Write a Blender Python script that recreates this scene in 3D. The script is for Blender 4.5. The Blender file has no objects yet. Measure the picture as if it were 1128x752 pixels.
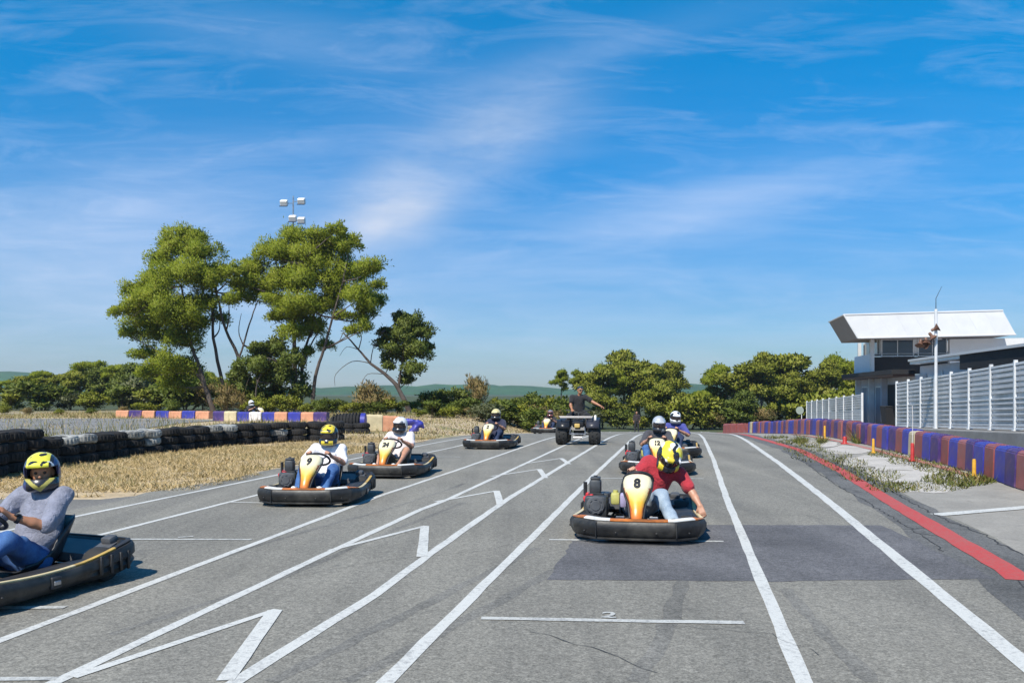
import bpy, bmesh, math, random
import numpy as np
from mathutils import Vector, Matrix, Euler
PI = math.pi
R = math.radians
SC = bpy.context.scene
COL = SC.collection
F, HZ, CX, CAMZ = 950.0, 431.0, 564.0, 1.53      # focal length and horizon in photo pixels, eye height in metres

# ------------------------------------------------------------------ terrain
def zfun(y):
    if y <= 25: return 0.0
    if y <= 36: return -(y-25)**2*0.045/22.0
    if y <= 76: return -0.2475-0.045*(y-36)
    return max(-2.6, -2.0475-0.012*(y-76))
BREAKS = [float(v) for v in range(25, 37)]+[76.0, 122.0]
def ground_at(px, py):                  # ground point under a photo pixel, for the level stretch near the camera
    Y = CAMZ*F/(py-HZ)
    return ((px-CX)/F*Y, Y)
def at(px, py, Y):                      # point at distance Y
    return Vector(((px-CX)/F*Y, Y, CAMZ+(HZ-py)/F*Y))
HD = 0.195                              # sideways drift of the straight per metre
def smooth(a, b, t):
    t = min(1, max(0, (t-a)/(b-a))); return t*t*(3-2*t)
def edge_x(y): return -5.3+(y-10.6)*0.195-0.55          # left asphalt edge of the track
def infield_z(x, y):
    d = edge_x(y)-x
    k = smooth(0.0, 4.5, d)
    return zfun(y)*(1-k)+0.02*k
def land_z(x, y):
    return infield_z(x, y) if x < edge_x(y) else zfun(y)

# ------------------------------------------------------------------ materials
MATS = {}
def new_mat(name):
    m = bpy.data.materials.new(name); m.use_nodes = True
    nt = m.node_tree
    return m, nt, nt.nodes['Principled BSDF']
def N(nt, kind, **kw):
    n = nt.nodes.new(kind)
    for k, v in kw.items():
        if k in n.inputs.keys() if isinstance(k, str) and hasattr(n, 'inputs') else False: n.inputs[k].default_value = v
        else: setattr(n, k, v)
    return n
def mixcol(nt, fac, a, b, blend='MIX'):
    n = nt.nodes.new('ShaderNodeMix'); n.data_type = 'RGBA'; n.blend_type = blend
    for i, v in ((0, fac), (6, a), (7, b)):
        if hasattr(v, 'links'): nt.links.new(v, n.inputs[i])
        elif i == 0: n.inputs[0].default_value = v
        else: n.inputs[i].default_value = (*v, 1)
    return n.outputs[2]
def noise(nt, co, scale, detail=4, rough=0.55, dist=0):
    n = nt.nodes.new('ShaderNodeTexNoise')
    n.inputs['Scale'].default_value = scale; n.inputs['Detail'].default_value = detail
    n.inputs['Roughness'].default_value = rough; n.inputs['Distortion'].default_value = dist
    if co is not None: nt.links.new(co, n.inputs['Vector'])
    return n.outputs['Fac']
def ramp(nt, fac, stops):
    n = nt.nodes.new('ShaderNodeValToRGB')
    el = n.color_ramp.elements
    while len(el) < len(stops): el.new(0.5)
    for e, (p, c) in zip(el, stops):
        e.position = p; e.color = (*c, 1) if len(c) == 3 else c
    nt.links.new(fac, n.inputs[0]); return n.outputs[0]
def g(v): return (v, v, v)
def math_n(nt, op, a, b=None, clamp=False):
    n = nt.nodes.new('ShaderNodeMath'); n.operation = op; n.use_clamp = clamp
    for i, v in ((0, a), (1, b)):
        if v is None: continue
        if hasattr(v, 'links'): nt.links.new(v, n.inputs[i])
        else: n.inputs[i].default_value = v
    return n.outputs[0]
def coord(nt, kind='Object'):
    return nt.nodes.new('ShaderNodeTexCoord').outputs[kind]
def geo_pos(nt): return nt.nodes.new('ShaderNodeNewGeometry').outputs['Position']
def bump(nt, bsdf, height, strength, dist=0.01):
    b = nt.nodes.new('ShaderNodeBump'); b.inputs['Strength'].default_value = strength; b.inputs['Distance'].default_value = dist
    nt.links.new(height, b.inputs['Height']); nt.links.new(b.outputs[0], bsdf.inputs['Normal'])
def mat(name, col, rough=0.5, metal=0.0, var=0.15, scale=8.0, bmp=0.0, dirt=None, dirt_amt=0.3, coat=0.0, world=False):
    """painted / plastic / cloth surface with mottling, worn roughness and optional dirt blotches"""
    if name in MATS: return MATS[name]
    m, nt, b = new_mat(name)
    co = geo_pos(nt) if world else coord(nt)
    n1 = noise(nt, co, scale, 5, 0.6)
    lo = tuple(c*(1-var) for c in col); hi = tuple(min(1, c*(1+var)) for c in col)
    c = ramp(nt, n1, [(0.3, lo), (0.7, hi)])
    if dirt:
        n2 = noise(nt, co, scale*0.45, 6, 0.65, 0.4)
        f = math_n(nt, 'MULTIPLY', ramp(nt, n2, [(0.48, g(0)), (0.68, g(1))]), dirt_amt)
        c = mixcol(nt, f, c, dirt)
    nt.links.new(c, b.inputs['Base Color'])
    r = ramp(nt, n1, [(0.3, g(max(0.02, rough-0.08))), (0.7, g(min(1, rough+0.08)))])
    nt.links.new(r, b.inputs['Roughness'])
    b.inputs['Metallic'].default_value = metal
    b.inputs['Coat Weight'].default_value = coat
    if bmp: bump(nt, b, noise(nt, co, scale*6, 3), bmp, 0.004)
    MATS[name] = m
    return m

# ------------------------------------------------------------------ mesh helpers
def np_mesh(name, V, Q, mats, face_mat=None, smooth_on=True, sharp=None):
    V = np.asarray(V, np.float32); Q = np.asarray(Q, np.int32)
    me = bpy.data.meshes.new(name)
    k = Q.shape[1]
    me.vertices.add(len(V)); me.vertices.foreach_set('co', V.ravel())
    me.loops.add(Q.size); me.loops.foreach_set('vertex_index', Q.ravel())
    me.polygons.add(len(Q)); me.polygons.foreach_set('loop_start', np.arange(0, Q.size, k, dtype=np.int32))
    for m in (mats if isinstance(mats, (list, tuple)) else [mats]): me.materials.append(m)
    if face_mat is not None: me.polygons.foreach_set('material_index', np.asarray(face_mat, np.int32))
    me.update(calc_edges=True); me.validate()
    if smooth_on: me.polygons.foreach_set('use_smooth', np.ones(len(me.polygons), bool))
    if sharp: me.set_sharp_from_angle(angle=R(sharp))
    return me
def link(name, me, parent=None, loc=(0, 0, 0), rotz=0.0):
    o = bpy.data.objects.new(name, me); COL.objects.link(o)
    o.location = loc; o.rotation_euler = (0, 0, rotz)
    if parent is not None: o.parent = parent
    return o
def tag(o, label=None, cat=None, group=None, kind=None):
    if label: o['label'] = label
    if cat: o['category'] = cat
    if group: o['group'] = group
    if kind: o['kind'] = kind
    return o
def thing(name, label, cat, loc=(0, 0, 0), rotz=0.0, group=None):
    o = bpy.data.objects.new(name, None); COL.objects.link(o); o.empty_display_size = 0.1
    o.location = loc; o.rotation_euler = (0, 0, rotz)
    return tag(o, label, cat, group)
def dup(root, loc=None, rotz=None, label=None, group=None, scale=None, skip=()):
    r = root.copy(); COL.objects.link(r)
    if loc is not None: r.location = loc
    if rotz is not None: r.rotation_euler = (0, 0, rotz)
    if scale is not None: r.scale = scale
    if label: r['label'] = label
    if group: r['group'] = group
    for ch in list(root.children):
        if ch.name.split('.')[0] in skip: continue
        c = ch.copy(); COL.objects.link(c); c.parent = r
        for gc in ch.children:
            if gc.name.split('.')[0] in skip: continue
            d = gc.copy(); COL.objects.link(d); d.parent = c
    return r

class MB:
    """collects shapes into one mesh"""
    def __init__(s): s.v = []; s.f = []; s.m = []
    def add(s, vs, fs, m=0):
        o = len(s.v); s.v += [tuple(v) for v in vs]
        for f in fs: s.f.append([i+o for i in f]); s.m.append(m)
        return s
    def bm(s, b, M=None, m=0):
        b.verts.ensure_lookup_table(); b.verts.index_update()
        vs = [(M @ v.co) if M else v.co.copy() for v in b.verts]
        s.add(vs, [[v.index for v in f.verts] for f in b.faces], m); b.free(); return s
    def box(s, c, size, bev=0.0, rot=None, m=0, seg=1):
        b = bmesh.new(); bmesh.ops.create_cube(b, size=1)
        for v in b.verts: v.co = Vector((v.co.x*size[0], v.co.y*size[1], v.co.z*size[2]))
        if bev: bmesh.ops.bevel(b, geom=list(b.edges), offset=bev, segments=seg, affect='EDGES', profile=0.5)
        M = Matrix.Translation(c)
        if rot is not None: M = M @ (rot if isinstance(rot, Matrix) else Euler(rot).to_matrix().to_4x4())
        return s.bm(b, M, m)
    def tube(s, pts, rad, n=8, m=0, caps=True, closed=False):
        pts = [Vector(p) for p in pts]; k = len(pts)
        rad = [rad]*k if isinstance(rad, (int, float)) else list(rad)
        rings = []; up = None
        for i, p in enumerate(pts):
            if closed: t = (pts[(i+1) % k]-pts[i-1])
            else: t = pts[min(i+1, k-1)]-pts[max(i-1, 0)]
            t.normalize()
            if up is None:
                up = Vector((0, 0, 1)) if abs(t.z) < 0.9 else Vector((1, 0, 0))
            a = up-t*up.dot(t)
            if a.length < 1e-5: a = t.orthogonal()
            a.normalize(); up = a; b = t.cross(a)
            rings.append([p+(a*math.cos(2*PI*j/n)+b*math.sin(2*PI*j/n))*rad[i] for j in range(n)])
        vs = [v for r in rings for v in r]; fs = []
        kk = k if closed else k-1
        for i in range(kk):
            i2 = (i+1) % k
            for j in range(n):
                fs.append([i*n+j, i*n+(j+1) % n, i2*n+(j+1) % n, i2*n+j])
        if caps and not closed:
            fs.append(list(range(n-1, -1, -1))); fs.append([(k-1)*n+j for j in range(n)])
        return s.add(vs, fs, m)
    def cyl(s, a, b, r0, r1=None, n=16, m=0): return s.tube([a, b], [r0, r0 if r1 is None else r1], n, m)
    def lathe(s, prof, M=None, n=20, m=0, closed=False):
        """prof: (radius, height) pairs turned about z"""
        vs = []; k = len(prof)
        for r, z in prof:
            for j in range(n):
                a = 2*PI*j/n; p = Vector((r*math.cos(a), r*math.sin(a), z)); vs.append((M @ p) if M else p)
        fs = []
        for i in range(k if closed else k-1):
            i2 = (i+1) % k
            for j in range(n): fs.append([i*n+j, i*n+(j+1) % n, i2*n+(j+1) % n, i2*n+j])
        return s.add(vs, fs, m)
    def ball(s, c, r, n=12, m=0):
        r = r if isinstance(r, (tuple, list)) else (r, r, r)
        b = bmesh.new(); bmesh.ops.create_uvsphere(b, u_segments=n, v_segments=max(6, n//2+2), radius=1)
        return s.bm(b, Matrix.Translation(c) @ Matrix.Diagonal((*r, 1)), m)
    def prism(s, poly, lo, hi, axis='z', m=0):
        """poly: 2D outline, extruded from lo to hi along axis"""
        def p3(p, h):
            return {'z': (p[0], p[1], h), 'y': (p[0], h, p[1]), 'x': (h, p[0], p[1])}[axis]
        n = len(poly); vs = [p3(p, lo) for p in poly]+[p3(p, hi) for p in poly]
        fs = [list(range(n))[::-1], [n+i for i in range(n)]]+[[i, (i+1) % n, n+(i+1) % n, n+i] for i in range(n)]
        return s.add(vs, fs, m)
    def hexa(s, v8, m=0):               # 8 corners: bottom ring, top ring
        return s.add(v8, [[3, 2, 1, 0], [4, 5, 6, 7], [0, 1, 5, 4], [1, 2, 6, 5], [2, 3, 7, 6], [3, 0, 4, 7]], m)
    def mesh(s, name, mats, sharp=35, fix=True):
        me = bpy.data.meshes.new(name)
        me.from_pydata([tuple(v) for v in s.v], [], s.f)
        for m in (mats if isinstance(mats, (list, tuple)) else [mats]): me.materials.append(m)
        me.polygons.foreach_set('material_index', s.m)
        if fix:
            b = bmesh.new(); b.from_mesh(me); bmesh.ops.recalc_face_normals(b, faces=list(b.faces)); b.to_mesh(me); b.free()
        me.polygons.foreach_set('use_smooth', [True]*len(me.polygons))
        me.set_sharp_from_angle(angle=R(sharp)); me.update()
        return me
    def build(s, name, mats, parent=None, loc=(0, 0, 0), rotz=0.0, sharp=35, fix=True):
        return link(name, s.mesh(name, mats, sharp, fix), parent, loc, rotz)

# flat sheets that follow the terrain
def sheet(name, polys, off, m, zf=None, dens=None):
    b = bmesh.new()
    for poly in polys:
        f = b.faces.new([b.verts.new((x, y, 0)) for x, y in poly])
        if len(poly) > 4: bmesh.ops.triangulate(b, faces=[f])
    ys = [v.co.y for v in b.verts]; lo, hi = min(ys), max(ys)
    for y in BREAKS+(dens or []):
        if lo < y < hi:
            bmesh.ops.bisect_plane(b, geom=list(b.verts)+list(b.edges)+list(b.faces), plane_co=(0, y, 0), plane_no=(0, 1, 0), dist=1e-5)
    for v in b.verts: v.co.z = (zf(v.co.x, v.co.y) if zf else zfun(v.co.y))+off
    for f in b.faces:
        f.normal_update()
        if f.normal.z < 0: f.normal_flip()
    me = bpy.data.meshes.new(name); b.to_mesh(me); b.free(); me.materials.append(m)
    return tag(link(name, me), kind='structure')
def stripe_polys(pts, w, rag=0.0, rng=None, step=None):
    """quads along a polyline; w is one width or a width per point"""
    pts = [Vector(p) for p in pts]
    if step:
        q = [pts[0]]
        for a, b in zip(pts, pts[1:]):
            k = max(1, int((b-a).length/step))
            q += [a.lerp(b, (i+1)/k) for i in range(k)]
        pts = q
    L = []; Rr = []
    for i, p in enumerate(pts):
        t = (pts[min(i+1, len(pts)-1)]-pts[max(i-1, 0)]).normalized(); nrm = Vector((-t.y, t.x))
        a = w/2+(rng.uniform(-rag, rag) if rag else 0); c = w/2+(rng.uniform(-rag, rag) if rag else 0)
        L.append(p+nrm*a); Rr.append(p-nrm*c)
    return [[tuple(Rr[i]), tuple(Rr[i+1]), tuple(L[i+1]), tuple(L[i])] for i in range(len(pts)-1)]

# ------------------------------------------------------------------ smooth bodies from blended capsules (surface nets)
def rotm(yaw=0, pitch=0, roll=0):       # yaw about z, pitch nods towards -y, roll tilts
    return (Matrix.Rotation(yaw, 3, 'Z') @ Matrix.Rotation(pitch, 3, 'X') @ Matrix.Rotation(roll, 3, 'Y'))
class SDF:
    def __init__(s, res, k=0.02): s.res, s.k, s.p, s.cut = res, k, [], []
    def cap(s, a, b, ra, rb=None, k=None):
        s.p.append(('c', np.array(a, float), np.array(b, float), ra, ra if rb is None else rb, s.k if k is None else k)); return s
    def ell(s, c, r, M=None, k=None):
        s.p.append(('e', np.array(c, float), np.array(r, float), np.array(M if M is not None else np.eye(3)), 0, s.k if k is None else k)); return s
    def plane(s, p, n):                  # keeps the side n points away from
        s.cut.append((np.array(p, float), np.array(n, float)/np.linalg.norm(n))); return s
    def run(s, wr=0.0, wscale=30.0, sub=None, seed=0):
        lo = np.full(3, 9e9); hi = -lo
        for p in s.p:
            if p[0] == 'c': a, b, r = p[1], p[2], max(p[3], p[4])
            else: a = b = p[1]; r = max(p[2])
            lo = np.minimum(lo, np.minimum(a, b)-r); hi = np.maximum(hi, np.maximum(a, b)+r)
        pad = s.res*3+0.012; lo -= pad; hi += pad
        n = np.ceil((hi-lo)/s.res).astype(int)+1
        D = np.full(n, 0.3, np.float32)
        ax = [lo[i]+np.arange(n[i])*s.res for i in range(3)]
        for p in s.p:
            if p[0] == 'c': a, b, r = p[1], p[2], max(p[3], p[4])
            else: a = b = p[1]; r = max(p[2])
            mg = r+p[5]*1.5+s.res*2
            i0 = np.maximum(0, np.floor((np.minimum(a, b)-mg-lo)/s.res).astype(int)); i1 = np.minimum(n, np.ceil((np.maximum(a, b)+mg-lo)/s.res).astype(int)+1)
            sl = tuple(slice(i0[i], i1[i]) for i in range(3))
            X, Y, Z = np.meshgrid(ax[0][sl[0]], ax[1][sl[1]], ax[2][sl[2]], indexing='ij')
            P = np.stack([X, Y, Z], -1)
            if p[0] == 'c':
                ba = p[2]-p[1]; L = max(1e-9, ba@ba)
                h = np.clip((P-p[1])@ba/L, 0, 1)
                d = np.linalg.norm(P-p[1]-h[..., None]*ba, axis=-1)-(p[3]+(p[4]-p[3])*h)
            else:
                q = (P-p[1])@p[3]                      # into the ellipsoid's own axes
                k0 = np.linalg.norm(q/p[2], axis=-1); k1 = np.linalg.norm(q/p[2]**2, axis=-1)+1e-9
                d = k0*(k0-1)/k1
            o = D[sl]; k = p[5]
            h = np.clip(0.5+0.5*(o-d)/k, 0, 1)
            D[sl] = o*(1-h)+d*h-k*h*(1-h)
        need = wr or s.cut or sub
        if need:
            X, Y, Z = np.meshgrid(*ax, indexing='ij'); P = np.stack([X, Y, Z], -1)
            if wr:
                rg = np.random.RandomState(seed); w = np.zeros(n, np.float32)
                for q in range(6):
                    d = rg.normal(size=3); d /= np.linalg.norm(d)
                    w += np.sin(P@d*wscale*rg.uniform(0.6, 1.8)+rg.uniform(0, 6)+1.5*np.sin(P@rg.normal(size=3)*wscale*0.3)).astype(np.float32)
                D = D+w*(wr/3)
            for c, nn in s.cut: D = np.maximum(D, ((P-c)@nn).astype(np.float32))
            if sub: D = sub(P, D)
        return surface_nets(D, lo, s.res)
def surface_nets(D, lo, res):
    ins = D < 0
    c = np.zeros(tuple(np.array(D.shape)-1), np.int8)
    for i in (0, 1):
        for j in (0, 1):
            for k in (0, 1): c += ins[i:D.shape[0]-1+i, j:D.shape[1]-1+j, k:D.shape[2]-1+k]
    act = (c > 0) & (c < 8)
    idx = np.full(act.shape, -1, np.int32); A = np.argwhere(act); idx[act] = np.arange(len(A))
    S = np.zeros((len(A), 3)); W = np.zeros(len(A))
    cor = [(i, j, k) for i in (0, 1) for j in (0, 1) for k in (0, 1)]
    for p in cor:
        for q in cor:
            if sum(q)-sum(p) == 1 and all(b >= a for a, b in zip(p, q)):
                a = D[A[:, 0]+p[0], A[:, 1]+p[1], A[:, 2]+p[2]]; b = D[A[:, 0]+q[0], A[:, 1]+q[1], A[:, 2]+q[2]]
                m = (a < 0) != (b < 0)
                t = np.where(m, a/np.where(a-b == 0, 1, a-b), 0)
                S += np.where(m[:, None], np.array(p)+t[:, None]*(np.array(q)-np.array(p)), 0); W += m
    V = lo+(A+S/np.maximum(W, 1)[:, None])*res
    Q = []
    for ax in range(3):
        sl0 = [slice(None)]*3; sl1 = [slice(None)]*3; sl0[ax] = slice(0, -1); sl1[ax] = slice(1, None)
        E = np.argwhere(ins[tuple(sl0)] != ins[tuple(sl1)])
        u, v = (ax+1) % 3, (ax+2) % 3
        ok = (E[:, u] > 0) & (E[:, v] > 0) & (E[:, u] < D.shape[u]-1) & (E[:, v] < D.shape[v]-1); E = E[ok]
        s = ins[E[:, 0], E[:, 1], E[:, 2]]
        def cell(du, dv):
            C = E.copy(); C[:, u] -= du; C[:, v] -= dv; return idx[C[:, 0], C[:, 1], C[:, 2]]
        q = np.stack([cell(1, 1), cell(0, 1), cell(0, 0), cell(1, 0)], 1)
        q[~s] = q[~s][:, ::-1]; Q.append(q)
    return V, np.concatenate(Q)

def catmull(P, n=4, closed=True):
    out = []; k = len(P)
    for i in range(k if closed else k-1):
        q = [P[(i+j) % k] if closed else P[min(max(i+j, 0), k-1)] for j in (-1, 0, 1, 2)]
        for s in range(n):
            t = s/n
            out.append(tuple(0.5*(2*b+(c-a)*t+(2*a-5*b+4*c-d)*t*t+(3*b-a-3*c+d)*t**3) for a, b, c, d in zip(*q)))
    return out
# ------------------------------------------------------------------ ground, track, paint
def asphalt_mat(name, base, tint=(1, 1, 1), cracks=0.6, blot=0.16, spots=True):
    m, nt, b = new_mat(name); p = geo_pos(nt)
    fine = noise(nt, p, 75, 3, 0.75); mid = noise(nt, p, 20, 4, 0.75); big = noise(nt, p, 0.55, 5, 0.6, 0.3)
    st = nt.nodes.new('ShaderNodeMapping'); st.inputs['Rotation'].default_value = (0, 0, R(11)); st.inputs['Scale'].default_value = (1.6, 0.05, 1)
    nt.links.new(p, st.inputs[0]); lanes = noise(nt, st.outputs[0], 1.0, 4, 0.6)
    lo = tuple(base*t*0.5 for t in tint); hi = tuple(base*t*1.48 for t in tint)
    c = ramp(nt, fine, [(0.32, lo), (0.68, hi)])
    c = mixcol(nt, 1.0, c, ramp(nt, mid, [(0.3, g(0.72)), (0.7, g(1.26))]), 'MULTIPLY')
    c = mixcol(nt, 1.0, c, ramp(nt, big, [(0.3, g(1-blot)), (0.7, g(1+blot))]), 'MULTIPLY')
    c = mixcol(nt, 1.0, c, ramp(nt, lanes, [(0.3, (0.80, 0.80, 0.81)), (0.7, (1.12, 1.115, 1.10))]), 'MULTIPLY')
    if spots:
        sp = noise(nt, p, 5.5, 2, 0.5)
        c = mixcol(nt, math_n(nt, 'MULTIPLY', ramp(nt, sp, [(0.70, g(0)), (0.76, g(1))]), 0.35), c, g(base*0.45))
    if cracks:
        wv = nt.nodes.new('ShaderNodeTexNoise'); wv.inputs['Scale'].default_value = 1.3; wv.inputs['Detail'].default_value = 6
        nt.links.new(p, wv.inputs['Vector'])
        ad = nt.nodes.new('ShaderNodeVectorMath'); ad.operation = 'MULTIPLY_ADD'; ad.inputs[1].default_value = g(1.1)
        nt.links.new(wv.outputs['Color'], ad.inputs[0]); nt.links.new(p, ad.inputs[2])
        vo = nt.nodes.new('ShaderNodeTexVoronoi'); vo.feature = 'DISTANCE_TO_EDGE'; vo.inputs['Scale'].default_value = 0.27
        nt.links.new(ad.outputs[0], vo.inputs['Vector'])
        ln = ramp(nt, vo.outputs['Distance'], [(0.0, g(1)), (0.0035, g(0.8)), (0.006, g(0))])
        mk = ramp(nt, noise(nt, p, 0.35, 3), [(0.42, g(0)), (0.55, g(1))])
        f = math_n(nt, 'MULTIPLY', math_n(nt, 'MULTIPLY', ln, mk), cracks)
        c = mixcol(nt, f, c, g(base*0.35))
    nt.links.new(c, b.inputs['Base Color']); b.inputs['Roughness'].default_value = 0.88; b.inputs['Specular IOR Level'].default_value = 0.3
    bump(nt, b, math_n(nt, 'ADD', fine, mid), 0.5, 0.004)
    return m
def paint_mat(name, col, wear=0.45, sc=26, under=(0.2, 0.2, 0.2), lo=0.56, hi=0.7):
    m, nt, b = new_mat(name); p = geo_pos(nt)
    n1 = noise(nt, p, sc, 5, 0.75); n2 = noise(nt, p, 1.4, 3, 0.6); n3 = noise(nt, p, 110, 2, 0.6)
    f = math_n(nt, 'ADD', math_n(nt, 'MULTIPLY', n1, 0.75), math_n(nt, 'MULTIPLY', n2, 0.25))
    w = math_n(nt, 'MULTIPLY', ramp(nt, f, [(lo, g(0)), (hi, g(1))]), wear)
    c = ramp(nt, n3, [(0.3, tuple(v*0.82 for v in col)), (0.7, tuple(min(1, v*1.08) for v in col))])
    nt.links.new(mixcol(nt, w, c, under), b.inputs['Base Color']); b.inputs['Roughness'].default_value = 0.75
    bump(nt, b, n3, 0.35, 0.003)
    return m
def ground_mat():
    m, nt, b = new_mat('dry_ground'); p = geo_pos(nt)
    n1 = noise(nt, p, 1.2, 6, 0.65); n2 = noise(nt, p, 14, 5, 0.7); n3 = noise(nt, p, 0.12, 4, 0.6)
    c = ramp(nt, n1, [(0.25, (0.36, 0.27, 0.16)), (0.5, (0.48, 0.37, 0.23)), (0.72, (0.55, 0.45, 0.30))])
    c = mixcol(nt, 1.0, c, ramp(nt, n2, [(0.3, g(0.72)), (0.7, g(1.22))]), 'MULTIPLY')
    gr = ramp(nt, n3, [(0.5, g(0)), (0.62, g(0.7))])
    c = mixcol(nt, gr, c, (0.13, 0.15, 0.05))
    sy = nt.nodes.new('ShaderNodeSeparateXYZ'); nt.links.new(p, sy.inputs[0])
    c = mixcol(nt, ramp(nt, math_n(nt, 'DIVIDE', sy.outputs[1], 100.0), [(0.52, g(0)), (0.75, g(1))]), c, ramp(nt, n1, [(0.3, (0.03, 0.045, 0.016)), (0.7, (0.07, 0.085, 0.03))]))
    nt.links.new(c, b.inputs['Base Color']); b.inputs['Roughness'].default_value = 0.95
    bump(nt, b, n2, 0.6, 0.03)
    return m
def concrete_mat(name, base, tint=(1, 0.97, 0.9), pink=0.0):
    m, nt, b = new_mat(name); p = geo_pos(nt)
    n1 = noise(nt, p, 0.8, 6, 0.65, 0.3); n2 = noise(nt, p, 30, 4, 0.7); n3 = noise(nt, p, 3.2, 5, 0.7, 0.6)
    c = ramp(nt, n1, [(0.28, tuple(base*0.74*t for t in tint)), (0.72, tuple(base*1.22*t for t in tint))])
    c = mixcol(nt, 1.0, c, ramp(nt, n2, [(0.3, g(0.82)), (0.7, g(1.15))]), 'MULTIPLY')
    c = mixcol(nt, ramp(nt, n3, [(0.58, g(0)), (0.72, g(0.55))]), c, (base*0.4, base*0.37, base*0.32))
    nt.links.new(c, b.inputs['Base Color']); b.inputs['Roughness'].default_value = 0.9
    bump(nt, b, n2, 0.4, 0.006)
    return m
M_GROUND = ground_mat()
M_ASPH = asphalt_mat('asphalt', 0.208, (1.0, 0.955, 0.83), cracks=0.3, blot=0.12)
M_ASPH2 = asphalt_mat('old_asphalt', 0.21, (1.0, 0.98, 0.95), cracks=0)
M_PATCH = asphalt_mat('resurfaced_asphalt', 0.122, (1.0, 0.985, 1.03), cracks=0.2, blot=0.35)
M_SHOULDER = asphalt_mat('shoulder_asphalt', 0.125, (1, 0.99, 0.96), cracks=0.8, blot=0.3)
M_WHITE = paint_mat('white_paint', (0.56, 0.56, 0.53), 0.8, lo=0.5, hi=0.66)
M_WORN = paint_mat('worn_white_paint', (0.50, 0.50, 0.47), 0.85, lo=0.47, hi=0.62)
M_RED = paint_mat('red_paint', (0.47, 0.05, 0.045), 0.8, lo=0.42, hi=0.68, under=(0.3, 0.13, 0.11))
M_PINK = paint_mat('faded_red_paint', (0.45, 0.13, 0.10), 0.9, lo=0.45, hi=0.6, under=(0.3, 0.27, 0.24))
M_APRON = concrete_mat('apron_concrete', 0.28, (1, 0.94, 0.83))
M_PALE = concrete_mat('pale_concrete', 0.45, (1, 0.93, 0.84))
M_CRACK = mat('crack_tar', (0.035, 0.034, 0.033), 0.8, var=0.3, world=True)

rg = random.Random(5)
# ground: one sheet out to the horizon
def ground_sheet():
    xs = [-2600, -900, -300, -120, -60, -30, -15, 0, 15, 30, 60, 120, 300, 900, 2600]
    ys = [-300, -60, -20, -5, 5, 15]+BREAKS+[40, 48, 56, 66, 90, 105, 160, 220, 320, 500, 900, 1500, 2600]
    ys = sorted(set(ys))
    V = [(x, y, zfun(y)-0.01) for y in ys for x in xs]; n = len(xs)
    Q = [[j*n+i, j*n+i+1, (j+1)*n+i+1, (j+1)*n+i] for j in range(len(ys)-1) for i in range(n-1)]
    tag(link('ground', np_mesh('ground', V, Q, M_GROUND)), kind='structure')
ground_sheet()
# level infield left of the straight, its bank running down to the track
def infield():
    ds = [0, .4, .9, 1.4, 1.9, 2.4, 2.9, 3.4, 3.9, 4.5, 7, 12, 20, 40, 90, 200]
    ys = [24+i*0.75 for i in range(80)]+[84, 90, 100, 120, 150, 200, 260]
    V = []; n = len(ds)
    for y in ys:
        for d in ds:
            x = edge_x(y)-d; V.append((x, y, infield_z(x, y)+0.004))
    Q = [[j*n+i+1, j*n+i, (j+1)*n+i, (j+1)*n+i+1] for j in range(len(ys)-1) for i in range(n-1)]
    tag(link('infield_ground', np_mesh('infield_ground', V, Q, M_GROUND)), kind='structure')
infield()
# asphalt
right_edge = [(2.2, -6), (3.35, 2.0), (4.55, 7.0), (5.15, 9.6), (5.75, 12.4), (6.65, 16.5), (7.8, 22.4), (8.5, 28.5), (10.2, 38), (12.2, 48), (17.6, 77)]
def rx(y):
    for (x0, y0), (x1, y1) in zip(right_edge, right_edge[1:]):
        if y0 <= y <= y1: return x0+(x1-x0)*(y-y0)/(y1-y0)
    return right_edge[-1][0] if y > 77 else right_edge[0][0]
ys = [-6+i*1.0 for i in range(84)]
track_quads = []
wob = lambda y, s: 0.10*math.sin(y*1.7+s)+0.06*math.sin(y*4.1+2*s)
for a, b in zip(ys, ys[1:]):
    a2, b2 = min(a, 77), min(b, 77)
    if a2 < b2: track_quads.append([(edge_x(a2)+wob(a2, 1), a2), (rx(a2)+wob(a2, 4)*0.4, a2), (rx(b2)+wob(b2, 4)*0.4, b2), (edge_x(b2)+wob(b2, 1), b2)])
# near the camera the asphalt opens out to the left
track_quads += [[(-30, -6), (edge_x(-6)+0.1, -6), (edge_x(3), 3), (-30, 3)]]
sheet('track_asphalt', track_quads, 0.006, M_ASPH)
gx = lambda *p: [ground_at(*q) for q in p]
near_left = gx((-260, 545), (-60, 549), (40, 550), (110, 550), (150, 546), (200, 541), (262, 529), (300, 521))
lq = []
for (x0, y0), (x1, y1) in zip(near_left, near_left[1:]):
    lq.append([(x0, 3-0.01), (x1, 3-0.01), (x1, y1), (x0, y0)])
sheet('runoff_asphalt', lq, 0.003, asphalt_mat('runoff', 0.18, (1.0, 0.96, 0.88), cracks=0.5))
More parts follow.
